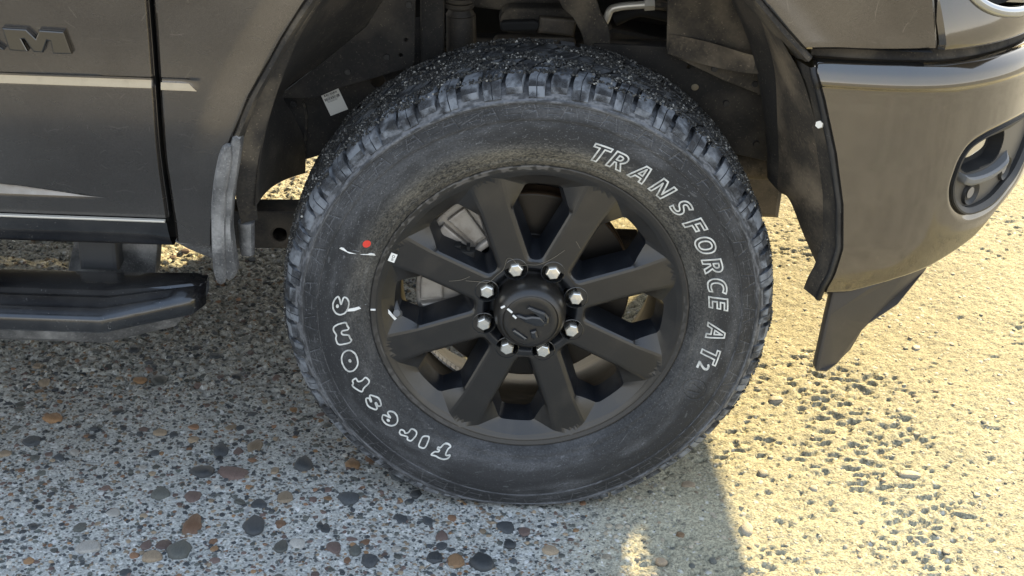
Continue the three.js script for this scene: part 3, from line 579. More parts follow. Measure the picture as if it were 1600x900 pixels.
    const o = part('sticker', q, S({ map: t, roughness: 0.5 }), wheel); o.position.set(-0.2405, 0.0965, -0.0048); o.rotation.z = -0.35;
  }
  // dry plant fibres stuck across the spokes
  M.fibre = S({ color: C(0.2, 0.175, 0.135), roughness: 0.9 });
  for (const f of [[[-0.112, 0.054], [-0.092, 0.053], [-0.073, 0.053], [-0.060, 0.066], [-0.049, 0.078], [-0.043, 0.099], [-0.035, 0.098], [-0.024, 0.087], [-0.006, 0.0885], [0.008, 0.0887], [0.03, 0.1], [0.052, 0.118]], [[-0.140, 0.052], [-0.12, 0.055], [-0.105, 0.062]], [[0.07, 0.135], [0.078, 0.122]]]) part('dried_fibre', boxUV(tube(f.map(([x, y]) => [x, y, -0.0088]), 0.00038, f.length * 6, 5)), M.fibre, wheel);
  // valve stem
  part('valve_stem', boxUV(mergeGeometries([tube([[-0.236, -0.003, -0.052], [-0.232, -0.008, -0.036], [-0.226, -0.016, -0.018]], 0.0052, 10, 10), (() => { const g = new THREE.CylinderGeometry(0.0062, 0.0068, 0.012, 12); g.rotateX(1.0); g.rotateZ(0.5); g.translate(-0.226, -0.017, -0.016); return g.toNonIndexed() && g; })()].map((g) => { const q = g.toNonIndexed(); return q; }))), S({ color: C(0.12, 0.12, 0.12), roughness: 0.4 }), wheel);
}

// ---------- brake and axle behind the wheel
{
  const brake = group('disc_brake', truck); brake.position.set(0, YC, 0);
  M.rotor = S({ color: C(0.035, 0.031, 0.027), metalness: 0.6, roughness: 0.38 });
  M.rotorEdge = S({ color: C(0.22, 0.15, 0.1), metalness: 0.7, roughness: 0.4 });
  part('brake_rotor', lathe([[0.05, -0.055], [0.098, -0.057], [0.103, -0.062], [0.104, -0.092], [0.106, -0.096], [0.178, -0.096], [0.18, -0.098]], 96), M.rotor, brake);
  part('rotor_edge', lathe([[0.18, -0.098], [0.1815, -0.099], [0.1815, -0.109], [0.177, -0.110], [0.177, -0.124], [0.1815, -0.125], [0.1815, -0.135], [0.18, -0.137], [0.08, -0.138]], 96), M.rotorEdge, brake);
  const arc = (a0, a1, r0, r1, z, d, bev = 0.004) => { const p = []; for (let i = 0; i <= 12; i++) { const a = lerp(a0, a1, i / 12) * Math.PI / 180; p.push([r1 * Math.cos(a), r1 * Math.sin(a)]); } for (let i = 12; i >= 0; i--) { const a = lerp(a0, a1, i / 12) * Math.PI / 180; p.push([r0 * Math.cos(a), r0 * Math.sin(a)]); } return plate(p, z, d, bev); };
  part('brake_caliper', mergeGeometries([arc(122, 150, 0.115, 0.212, -0.078, 0.085), arc(150, 197, 0.118, 0.198, -0.084, 0.07)]), M.alu, brake);
  for (const [a0, a1, r0, r1, z, d] of [[126, 137, 0.135, 0.2, -0.068, 0.02], [139.5, 148, 0.135, 0.2, -0.066, 0.02], [126, 149, 0.118, 0.13, -0.064, 0.02], [168, 186, 0.15, 0.19, -0.074, 0.02], [188, 196, 0.125, 0.19, -0.07, 0.02]]) part('caliper_rib', arc(a0, a1, r0, r1, z, d, 0.004), M.alu, brake);
  part('caliper_bracket', mergeGeometries([arc(151, 162, 0.16, 0.21, -0.066, 0.05), arc(160, 163, 0.12, 0.2, -0.062, 0.03)]), M.galv, brake);
  part('sensor_plug', (() => { const a = rbox(0.022, 0.018, 0.02), b = rbox(0.03, 0.036, 0.024, 0.006), c = rbox(0.006, 0.008, 0.02); a.translate(-0.132, 0.092, -0.056); b.translate(-0.112, 0.077, -0.05); c.translate(-0.109, 0.098, -0.05); return mergeGeometries([a, b, c]); })(), M.dark, brake);
  part('brake_hose', tube([[-0.10, 0.07, -0.06], [-0.12, 0.1, -0.12], [-0.09, 0.2, -0.2], [-0.02, 0.33, -0.3]], 0.006, 30), M.dark, brake);
  part('dust_shield', arc(58, 121, 0.1, 0.2215, -0.142, 0.003, 0.001), M.steel, brake);
  part('axle_hub', (() => { const g = lathe([[0.1, -0.14], [0.09, -0.2], [0.075, -0.24], [0.06, -0.3], [0.045, -0.34], [0.045, -1.3]], 40); return boxUV(g); })(), M.steel, brake);
  part('steering_knuckle', (() => { const a = rbox(0.07, 0.26, 0.06, 0.012), b = rbox(0.2, 0.05, 0.05, 0.01); a.translate(0.0, 0.0, -0.2); b.translate(0.1, 0.04, -0.2); return mergeGeometries([a, b]); })(), M.steel, brake);
}

// ---------- body side: z of the skin at height y
const skin = (y) => 0.020 + 0.012 * sstep(0.82, 1.12, y) - 0.018 * sstep(0.74, 0.5, y);
function ledge(x, y) {                              // the pressed line along the door: an undercut, then a narrow ramp facing up
  const k = clamp((-0.535 - x) / 0.03), yl = 0.804 + (-0.84 - x) * -0.006;
  let d = 0.0021 * k * sstep(yl + 0.004, yl + 0.0005, y) * -1 * sstep(yl - 0.0165, yl - 0.001, y) * 2.0;
  const w = clamp((-0.70 - x) / 0.2); const t = 0.616 - 0.02 * (1 - w);
  d -= 0.006 * w * sstep(t + 0.003, t, y) * sstep(t - 0.022 * w - 0.004, t, y);
  return d;
}
// ---------- door
{
  const door = group('front_door', truck);
  const xr = (y) => (y > 0.7 ? -0.606 : lerp(-0.600, -0.606, sstep(0.5, 0.7, y)));
  const rows = []; for (let y = 0.562; y < 1.02; ) { rows.push(y); y += (y > 0.58 && y < 0.63) || (y > 0.78 && y < 0.812) ? 0.0012 : 0.006; } rows.push(1.02);
  const nr = rows.length - 1;
  const f = (x, y) => skin(y) + ledge(x, y);
  const g = gridGeo(120, nr, (u, v) => { const y = rows[Math.round(v * nr)], x = lerp(-1.75, xr(y), 1 - Math.pow(1 - u, 1.6)); const e = sstep(0.005, 0, xr(y) - x); return [x, y, f(x, y) - 0.006 * e]; });
  part('door_panel', crease(g, 0.5), M.door, door);
  part('door_shut_face', boxUV(gridGeo(1, 20, (u, v) => { const y = lerp(0.562, 1.02, v); return [xr(y), y, lerp(skin(y) - 0.006, -0.06, u)]; })), M.dark, door);
  part('door_inner_shell', (() => { const a = rbox(1.14, 0.012, 0.16, 0.002); a.translate(-1.18, 1.014, -0.055); return a; })(), M.dark, door);
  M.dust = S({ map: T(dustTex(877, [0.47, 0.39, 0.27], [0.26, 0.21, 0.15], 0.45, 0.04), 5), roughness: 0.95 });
  M.paleStrip = S({ map: T(dustTex(879, [0.36, 0.34, 0.32], [0.2, 0.18, 0.15], 0.45, 0.04), 5), roughness: 0.9 });
  const skinStrip = (x0, x1, yA, yB, tip) => boxUV(gridGeo(60, 8, (u, v) => { const x = lerp(x0, x1, u), t = tip ? sstep(1, 1 - tip, u) : 1, ya = yA(x), yb = yB(x), y = lerp(lerp(yb, ya, lerp(0, 1, 1)), yb, v); const yy = lerp(lerp(ya, yb, 1 - t), yb, v); return [x, yy, f(x, yy) + 0.0007]; }));
  part('ledge_dust', skinStrip(-1.75, -0.611, (x) => 0.8015 + (-0.84 - x) * -0.006, (x) => 0.7895 + (-0.84 - x) * -0.006), M.dust, door);
  part('crease_pale_strip', skinStrip(-1.75, -0.70, (x) => 0.615, (x) => 0.597, 0.16), M.paleStrip, door);  // pale tapering strip laid along the lower crease
  const seal = rbox(0.10, 0.13, 0.006, 0.001); seal.translate(-0.60, 0.567, -0.05); part('door_seal', seal, M.dark, door); const seal2 = rbox(1.15, 0.03, 0.006, 0.001); seal2.translate(-1.18, 0.562, -0.02); part('door_seal', seal2, M.dark, door);
  // sill trim under the seam
  const sill = [[0.5605, 0.006], [0.5595, 0.0115], [0.556, 0.0105], [0.5535, 0.004], [0.54, 0.005], [0.52, 0.0], [0.507, -0.008], [0.502, -0.02], [0.504, -0.07]];
  const sg = gridGeo(40, sill.length - 1, (u, v) => { const k = Math.round(v * (sill.length - 1)), x = lerp(-1.75, -0.606 + (0.56 - sill[k][0]) * 0.11, u); return [x, sill[k][0] + (x + 0.6) * 0.004, sill[k][1]]; });
  part('door_sill_trim', boxUV(crease(sg, 0.5)), M.gloss, door);
  const lip = rbox(1.144, 0.0038, 0.008, 0.0012); lip.translate(-1.178, 0.5595, 0.0105); part('sill_bright_edge', lip, M.galv, door);
  // the letters of the door badge
  M.badge = P({ color: C(0.085, 0.083, 0.08), metalness: 1, roughness: 0.16, clearcoat: 0.5 });
  const letter = (pts, holes) => { const o = plate(pts, 0.032, 0.012, 0.0022, []); part('badge_letter', o, M.badge, door); };
  letter([[-0.819, 0.846], [-0.826, 0.881], [-0.790, 0.8805], [-0.777, 0.8665], [-0.771, 0.8800], [-0.734, 0.879], [-0.725, 0.844], [-0.754, 0.8435], [-0.7555, 0.863], [-0.760, 0.864], [-0.7685, 0.8445], [-0.7825, 0.845], [-0.7945, 0.865], [-0.7985, 0.8645], [-0.7905, 0.8455]]);
  letter([[-0.934, 0.848], [-0.900, 0.883], [-0.868, 0.882], [-0.826, 0.8465], [-0.857, 0.847], [-0.865, 0.854], [-0.893, 0.8545], [-0.901, 0.8475], [-0.888, 0.862], [-0.875, 0.8615], [-0.881, 0.868]].slice(0, 8));
  letter([[-1.045, 0.849], [-1.043, 0.885], [-0.962, 0.884], [-0.950, 0.876], [-0.953, 0.864], [-0.966, 0.860], [-0.940, 0.848], [-0.975, 0.8485], [-1.0, 0.861], [-1.014, 0.861], [-1.014, 0.849]]);
}
// ---------- front fender: skin behind and ahead of the wheel arch
const archL = [[-0.531, 0.487], [-0.527, 0.55], [-0.517, 0.62], [-0.497, 0.69], [-0.478, 0.735], [-0.457, 0.785], [-0.431, 0.833], [-0.405, 0.881], [-0.367, 0.942], [-0.330, 0.99], [-0.28, 1.035], [-0.2, 1.07], [-0.1, 1.087], [0, 1.09]];
const archR = [[0, 1.09], [0.1, 1.086], [0.19, 1.066], [0.265, 1.025], [0.317, 0.973], [0.360, 0.930], [0.408, 0.885]];
const onCurve = (pts, y) => { for (let i = 1; i < pts.length; i++) { const [a, b] = [pts[i - 1], pts[i]]; if ((y - a[1]) * (y - b[1]) <= 0) return lerp(a[0], b[0], (y - a[1]) / (b[1] - a[1] || 1)); } return y > 1.08 ? 0 : pts[y < pts[0][1] ? 0 : pts.length - 1][0]; };
{
  const fender = group('front_fender', truck);
  const xl = (y) => (y > 0.7 ? -0.599 : lerp(-0.592, -0.599, sstep(0.5, 0.7, y)));
  const rows = []; for (let y = 0.517; y < 1.089;) { rows.push(y); y += y > 0.78 && y < 0.812 ? 0.0015 : 0.006; } rows.push(1.0895);
  const nr = rows.length - 1;
  const left = gridGeo(70, nr, (u, v) => { const y = rows[Math.round(v * nr)], r = onCurve(archL, y), x = lerp(xl(y), r, u); const e = sstep(0.005, 0, x - xl(y)) + 1.1 * sstep(0.007, 0, r - x); const fl = 0.008 * sstep(0.07, 0.0, r - x); return [x, y, skin(y) + ledge(x, y) + fl - 0.006 * e]; });
  const gapR = (y) => 0.594 - (y - 0.978) * 0.28 - 0.005;
  const right = gridGeo(60, 40, (u, v) => { const y = lerp(0.899, 1.0895, v), l = onCurve(archR, y), x = lerp(l, gapR(y), u); const e = 1.1 * sstep(0.007, 0, x - l) + sstep(0.005, 0, gapR(y) - x), e2 = sstep(0.905, 0.899, y); const fl = 0.008 * sstep(0.07, 0, x - l); return [x, y, skin(y) + fl - 0.006 * e - 0.008 * e2 - 0.45 * sstep(0.3, 1, u) * (x - 0.46) * 0.25]; });
  const top = gridGeo(80, 6, (u, v) => { const y = lerp(1.0895, 1.12, v), x = lerp(-0.599, 0.545, u); return [x, y, skin(y)]; });
  part('fender_skin', mergeGeometries([left, right, top].map((g) => crease(g, 0.6))), M.door, fender);
  part('fender_return', boxUV(mergeGeometries([gridGeo(1, 16, (u, v) => { const y = lerp(0.517, 1.09, v); return [xl(y), y, lerp(skin(y) - 0.006, -0.06, u)]; }), gridGeo(10, 1, (u, v) => [lerp(0.41, 0.60, u), 0.899, lerp(0.014, -0.08, v)])])), M.dark, fender);
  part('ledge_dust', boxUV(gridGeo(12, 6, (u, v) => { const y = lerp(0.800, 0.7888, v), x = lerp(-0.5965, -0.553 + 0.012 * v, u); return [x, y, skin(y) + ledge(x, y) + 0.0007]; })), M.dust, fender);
  // the rolled black lip along the arch
  const sec = [[0.003, 0.004], [0.0, 0.010], [-0.006, 0.011], [-0.010, 0.002], [-0.012, -0.012], [-0.018, -0.03], [-0.022, -0.055]];
  const lipAlong = (pts, n, z0, wid) => {
    const c = smoothPts(pts.map((p) => [p[0], p[1], 0]), n);
    return gridGeo(n, sec.length - 1, (u, v) => { const i = Math.round(u * n), k = Math.round(v * (sec.length - 1)), a = c[Math.max(0, i - 1)], b = c[Math.min(n, i + 1)], t = b.clone().sub(a).normalize(), nx = -t.y, ny = t.x; const o = sec[k][0] * wid; return [c[i].x + nx * o, c[i].y + ny * o, z0(c[i].y) + sec[k][1]]; });
  };
  part('wheel_arch_lip', boxUV(crease(lipAlong([...archL.slice(3), ...archR.slice(1)], 160, (y) => skin(y) - 0.004, 1.0), 0.7)), M.linerDusty, fender);
  // broad dusty black trim that runs down behind the mud flap
  part('arch_trim', boxUV(crease(ruled([[-0.36, 0.944, 0.004], [-0.402, 0.876, 0.004], [-0.432, 0.815, 0.004], [-0.462, 0.742, 0.002], [-0.487, 0.665, 0.0], [-0.493, 0.60, -0.01], [-0.489, 0.54, -0.03]], [[-0.352, 0.93, -0.02], [-0.393, 0.858, -0.02], [-0.418, 0.793, -0.02], [-0.441, 0.716, -0.02], [-0.456, 0.640, -0.02], [-0.462, 0.585, -0.03], [-0.466, 0.535, -0.045]], 40, 8, 0.012), 0.9)), M.linerDusty, fender);
  part('fender_foot', plate([[-0.595, 0.516], [-0.525, 0.52], [-0.525, 0.482], [-0.545, 0.49], [-0.575, 0.503]], 0.0, 0.09, 0.006), M.flap, fender, 'grey dusty underside of the fender behind the wheel');
  // closed top of the engine bay and its far side, out of the frame
  const hood = rbox(1.75, 0.02, 1.9, 0.008); hood.translate(0.12, 1.118, -0.955); part('hood_panel', hood, M.paint, fender);
  const far = plate([[-0.75, 0.555], [-0.12, 0.555], [-0.04, 0.385], [0.62, 0.385], [0.8, 0.6], [0.8, 1.12], [-0.75, 1.12]], -1.86, 0.05, 0.005); part('far_fender', far, M.paint, fender);  // far side panels: lower edges shaped to bound the sunlit strip below
  const cab = plate([[-2.4, 0.555], [-0.76, 0.555], [-0.76, 1.02], [-2.4, 1.02]], -1.86, 0.05, 0.005); part('far_body_side', cab, M.paint, fender);
}
// ---------- wheel well
{
  const well = group('wheel_well', truck);
  const c2 = [[-0.268, 0.865, -0.26], [-0.298, 0.816, -0.26], [-0.378, 0.745, -0.26], [-0.440, 0.697, -0.235], [-0.425, 0.655, -0.245], [-0.409, 0.60, -0.265], [-0.409, 0.529, -0.28]];
  part('rear_liner', crease(ruled([[-0.340, 0.965, -0.012], [-0.404, 0.857, -0.012], [-0.425, 0.793, -0.012], [-0.443, 0.716, -0.012], [-0.455, 0.655, -0.012], [-0.460, 0.615, -0.015], [-0.464, 0.575, -0.02]], c2, 48, 14, -0.012), 0.9), M.liner, well);
  part('splash_shield', plate([[-0.456, 0.681], [-0.385, 0.684], [-0.347, 0.703], [-0.226, 0.745], [-0.217, 0.749], [-0.2135, 0.757], [-0.214, 0.90], [-0.25, 0.90], [-0.298, 0.818], [-0.378, 0.747]], -0.255, 0.005, 0.0015, [[-0.229, 0.797, 0.0035], [-0.238, 0.769, 0.0035]]), M.liner, well);
  part('inner_panel', plate([[-0.424, 0.519], [-0.412, 0.519], [-0.411, 0.547], [-0.369, 0.562], [-0.31, 0.575], [-0.19, 0.66], [-0.19, 0.83], [-0.42, 0.76], [-0.46, 0.68], [-0.424, 0.6]], -0.30, 0.006, 0.0015, [[-0.279, 0.704, 0.0125, 1.05]]), M.liner, well);
  part('panel_rib', tube([[-0.413, 0.66, -0.2975], [-0.408, 0.645, -0.2975], [-0.411, 0.56, -0.2975]], 0.003, 12, 6), M.linerDusty, well);
  {
    const cv = document.createElement('canvas'); cv.width = 160; cv.height = 224; const x = cv.getContext('2d'), r = RNG(12); x.fillStyle = '#dcdad2'; x.fillRect(0, 0, 160, 224); x.fillStyle = '#1c1c1c';
    for (const [y, h, a, b] of [[16, 20, 22, 138], [52, 26, 12, 148]]) for (let k = a; k < b;) { const w = 2 + r() * 5; x.fillRect(k, y, w, h); k += w + 2 + r() * 5; }
    x.fillStyle = '#555'; for (const [y, a, b] of [[42, 40, 110], [84, 24, 128], [94, 30, 112]]) for (let k = a; k < b; k += 7) x.fillRect(k, y, 4 + r() * 2, 4);
    const t = new THREE.CanvasTexture(cv); t.colorSpace = THREE.SRGBColorSpace;
    const q = gridGeo(1, 1, (u, v) => [(u - 0.5) * 0.0345, (v - 0.5) * 0.0435, 0, u, v]); const o = part('barcode_label', q, S({ map: t, roughness: 0.6 }), well, 'white barcode label on the black inner panel'); o.position.set(-0.357, 0.6625, -0.297); o.rotation.z = 0.42;
  }
  part('coil_spring_cover', plate([[-0.209, 0.95], [-0.168, 0.95], [-0.160, 0.70], [-0.203, 0.70]], -0.29, 0.03, 0.006), M.liner, well);
  const shock = group('shock_absorber', well);
  { const g = new THREE.CylinderGeometry(0.0262, 0.0275, 0.10, 28); g.rotateZ(0.05); g.translate(-0.1325, 0.774, -0.33); part('shock_body', boxUV(g), M.steel, shock);
    const h = new THREE.CylinderGeometry(0.020, 0.026, 0.010, 28); h.rotateZ(0.05); h.translate(-0.1365, 0.830, -0.33); part('shock_cap', boxUV(h), M.steel, shock);
    const t = new THREE.CylinderGeometry(0.017, 0.017, 0.1, 18); t.rotateZ(0.05); t.translate(-0.139, 0.88, -0.33); part('shock_rod', boxUV(t), M.dark, shock);
    for (const y of [0.842, 0.852]) { const k = new THREE.TorusGeometry(0.0245, 0.0045, 8, 26); k.rotateX(Math.PI / 2); k.translate(-0.140, y, -0.33); part('shock_ring', boxUV(k), M.linerDusty, shock); } }
  // rubber bump stop between two dusty steel brackets
  const bump = group('bump_stop', well);
  { const stad = (w, h, n = 10) => { const p = []; for (let i = 0; i <= n; i++) { const a = Math.PI / 2 + Math.PI * i / n; p.push([-w / 2 + h / 2 + h / 2 * Math.cos(a), h / 2 * Math.sin(a)]); } for (let i = 0; i <= n; i++) { const a = -Math.PI / 2 + Math.PI * i / n; p.push([w / 2 - h / 2 + h / 2 * Math.cos(a), h / 2 * Math.sin(a)]); } return p; };
    const a = plate(stad(0.140, 0.048), 0.02, 0.04, 0.006); a.rotateZ(0.03); a.translate(0.004, 0.811, -0.37); part('bump_stop_housing', a, M.linerDusty, bump);
    const b = plate([[-0.033, -0.011], [0.033, -0.016], [0.036, 0.016], [-0.03, 0.018]], 0.012, 0.02, 0.005); b.translate(0.036, 0.806, -0.345); part('bump_stop_block', b, M.steel, bump);
    const c = plate(stad(0.07, 0.019), 0.012, 0.018, 0.004); c.rotateZ(0.07); c.translate(-0.03, 0.806, -0.343); part('bump_stop_pad', c, M.dark, bump);
    const d = plate(stad(0.15, 0.02), 0.015, 0.03, 0.005); d.rotateZ(0.07); d.translate(0.0, 0.772, -0.36); part('bump_stop_base', d, M.steel, bump); }
  part('tie_bar', tube([[-0.4, 0.745, -0.40], [-0.05, 0.752, -0.39], [0.3, 0.765, -0.39]], 0.013, 20, 12), M.steel, well);
  part('upper_bracket', plate([[-0.12, 0.835], [-0.11, 0.82], [-0.06, 0.816], [0.05, 0.828], [0.10, 0.832], [0.10, 0.9], [-0.12, 0.9]], -0.39, 0.03, 0.004), M.linerDusty, well);
  part('bracket_plate', plate([[0.018, 0.90], [0.090, 0.90], [0.107, 0.855], [0.122, 0.832], [0.128, 0.81], [0.132, 0.74], [0.098, 0.74], [0.086, 0.788], [0.077, 0.815], [0.060, 0.843], [0.04, 0.86]], -0.275, 0.009, 0.002, [[0.106, 0.789, 0.0065, 1.4]]), M.linerDusty, well);
  const hose = group('hydraulic_hose', well);
  part('hose_pipe', tube([[0.118, 0.79, -0.37], [0.127, 0.818, -0.36], [0.134, 0.836, -0.36], [0.150, 0.842, -0.36], [0.196, 0.848, -0.36]], 0.0072, 40, 12), M.galv, hose);
  { const g = new THREE.CylinderGeometry(0.0115, 0.0115, 0.018, 6); g.rotateZ(Math.PI / 2 + 0.1); g.translate(0.202, 0.849, -0.36); part('hose_fitting', crease(boxUV(g), 0.3), M.galv, hose); }
  part('rubber_hose', tube([[0.21, 0.85, -0.36], [0.26, 0.846, -0.365], [0.34, 0.84, -0.38]], 0.0105, 16, 10), M.steel, hose);
  part('cable_loom', tube([[0.15, 0.80, -0.42], [0.19, 0.822, -0.41], [0.26, 0.815, -0.41], [0.34, 0.83, -0.42]], 0.012, 24, 10), M.dark, well);
  part('frame_rail', (() => { const g = plate([[-0.6, 0.70], [0.1, 0.735], [0.15, 0.772], [0.3, 0.75], [0.62, 0.70], [0.62, 0.585], [0.3, 0.62], [0.1, 0.62], [-0.2, 0.6], [-0.6, 0.58]], -0.46, 0.09, 0.008); return g; })(), M.steel, well);
  part('well_back', plate([[-0.6, 0.60], [0.62, 0.60], [0.62, 1.1], [-0.6, 1.1]], -0.62, 0.02, 0.002), M.dark, well);
  part('well_top', (() => { const g = rbox(1.2, 0.01, 0.66, 0.002); g.translate(0, 1.1, -0.32); return g; })(), M.dark, well);
  part('radius_arm', plate([[-0.56, 0.343], [-0.15, 0.36], [-0.1, 0.44], [-0.56, 0.424]], -0.33, 0.06, 0.006, [[-0.4655, 0.377, 0.0125, 1.05]]), M.steel, well);
  part('arm_hole', plate([[-0.49, 0.35], [-0.44, 0.35], [-0.44, 0.40], [-0.49, 0.40]], -0.378, 0.002, 0), M.hole, well);
  part('engine_block', (() => { const g = rbox(1.05, 0.42, 0.9, 0.03); g.translate(0.05, 0.88, -1.1); return g; })(), M.dark, well);
  part('sun_blocker', (() => { const g = rbox(0.31, 0.27, 0.06, 0.01); g.translate(0.395, 0.475, -0.60); return g; })(), M.steel, well);  // added plate out of view, keeps sun off the wheel barrel
  part('cab_floor', (() => { const g = rbox(1.7, 0.1, 1.75, 0.02); g.translate(-1.45, 0.60, -0.93); return g; })(), M.dark, well);
  // ahead of the wheel
  const e2 = [[0.321, 0.955, -0.07], [0.358, 0.886, -0.10], [0.388, 0.815, -0.12], [0.409, 0.715, -0.13], [0.422, 0.65, -0.138], [0.431, 0.589, -0.14], [0.444, 0.585, -0.125], [0.472, 0.532, -0.09], [0.512, 0.460, -0.05]];
  part('front_liner', crease(ruled([[0.312, 0.982, -0.006], [0.358, 0.912, -0.006], [0.402, 0.85, 0.0], [0.432, 0.785, 0.0], [0.458, 0.725, 0.0], [0.482, 0.65, 0.0], [0.495, 0.59, 0.0], [0.503, 0.53, 0.0], [0.508, 0.458, -0.005]], e2, 56, 12, -0.004), 0.9), M.linerTan, well);
  part('front_inner_liner', crease(ruled([[0.321, 0.955, -0.07], [0.358, 0.886, -0.10], [0.388, 0.815, -0.12], [0.409, 0.715, -0.13], [0.422, 0.65, -0.138], [0.431, 0.589, -0.14]], [[0.29, 0.955, -0.24], [0.33, 0.89, -0.24], [0.372, 0.815, -0.24], [0.408, 0.727, -0.24], [0.428, 0.65, -0.23], [0.438, 0.585, -0.22]], 48, 12, -0.018), 0.9), M.liner, well);
  part('front_splash_shield', plate([[0.215, 0.96], [0.2155, 0.892], [0.2225, 0.807], [0.2265, 0.799], [0.234, 0.7945], [0.329, 0.754], [0.408, 0.727], [0.40, 0.80], [0.36, 0.90], [0.32, 0.96]], -0.236, 0.005, 0.0015), M.linerDusty, well);
  part('shield_ledge', crease(ruled([[0.224, 0.800, -0.232], [0.29, 0.788, -0.215], [0.36, 0.785, -0.19], [0.395, 0.80, -0.15]], [[0.222, 0.835, -0.234], [0.29, 0.826, -0.225], [0.36, 0.815, -0.2], [0.392, 0.822, -0.16]], 24, 6, 0.004), 0.9), M.linerTan, well);
  part('front_inner_panel', plate([[0.1, 0.80], [0.24, 0.80], [0.40, 0.745], [0.426, 0.735], [0.434, 0.715], [0.440, 0.59], [0.38, 0.602], [0.2, 0.62], [0.1, 0.7]], -0.27, 0.006, 0.0015, [[0.20, 0.745, 0.003], [0.27, 0.765, 0.003]]), M.liner, well);
  part('panel_plug', (() => { const g = new THREE.SphereGeometry(0.0068, 14, 8); g.scale(1, 0.9, 0.3); g.translate(0.2855, 0.728, -0.2695); return boxUV(g); })(), S({ color: C(0.2, 0.165, 0.11), roughness: 0.8 }), well);
  part('front_crossmember', (() => { const g = new THREE.CylinderGeometry(0.028, 0.028, 0.36, 20); g.rotateZ(Math.PI / 2); g.translate(0.29, 0.560, -0.33); return boxUV(g); })(), M.linerTan, well);
}
// push clips that hold the liners
for (const [x, y, z] of [[-0.33, 0.735, -0.2545], [-0.262, 0.765, -0.2545], [-0.225, 0.86, -0.2545], [-0.43, 0.655, -0.2985], [-0.23, 0.69, -0.2985], [0.236, 0.81, -0.2345], [0.31, 0.775, -0.2345], [0.385, 0.75, -0.2345], [0.41, 0.625, -0.2685], [0.345, 0.70, -0.2685]]) { const g = new THREE.CylinderGeometry(0.0052, 0.0062, 0.003, 14); g.rotateX(Math.PI / 2); g.translate(x, y, z); part('liner_clip', boxUV(g), M.trim, truck); }
// ---------- mud flap
part('mud_flap', (() => {
  const round = (p) => new THREE.CatmullRomCurve3(p.map((q) => V(q[0], q[1], 0)), true, 'centripetal').getSpacedPoints(60).slice(0, 60).map((q) => [q.x, q.y]);
  const a = plate(round([[-0.504, 0.702], [-0.493, 0.708], [-0.489, 0.69], [-0.501, 0.62], [-0.505, 0.555], [-0.507, 0.49], [-0.509, 0.462], [-0.520, 0.456], [-0.527, 0.475], [-0.529, 0.53], [-0.526, 0.6], [-0.516, 0.665]]), 0.036, 0.03, 0.006);
  const b = plate(round([[-0.489, 0.716], [-0.479, 0.721], [-0.474, 0.712], [-0.477, 0.69], [-0.490, 0.615], [-0.496, 0.56], [-0.494, 0.52], [-0.492, 0.472], [-0.505, 0.462], [-0.512, 0.470], [-0.511, 0.56], [-0.505, 0.62], [-0.495, 0.68]]), 0.031, 0.035, 0.006);
  const c = new THREE.CylinderGeometry(0.014, 0.012, 0.06, 18); c.translate(-0.483, 0.508, -0.045);
  const q = boxUV(c); const d = new THREE.SphereGeometry(0.0055, 12, 8); d.scale(1, 1.2, 0.6); d.translate(-0.484, 0.684, 0.022);
  return mergeGeometries([a, b, q, boxUV(d)]);
})(), M.flap, truck, 'pale grey dusty mud flap behind the wheel arch');

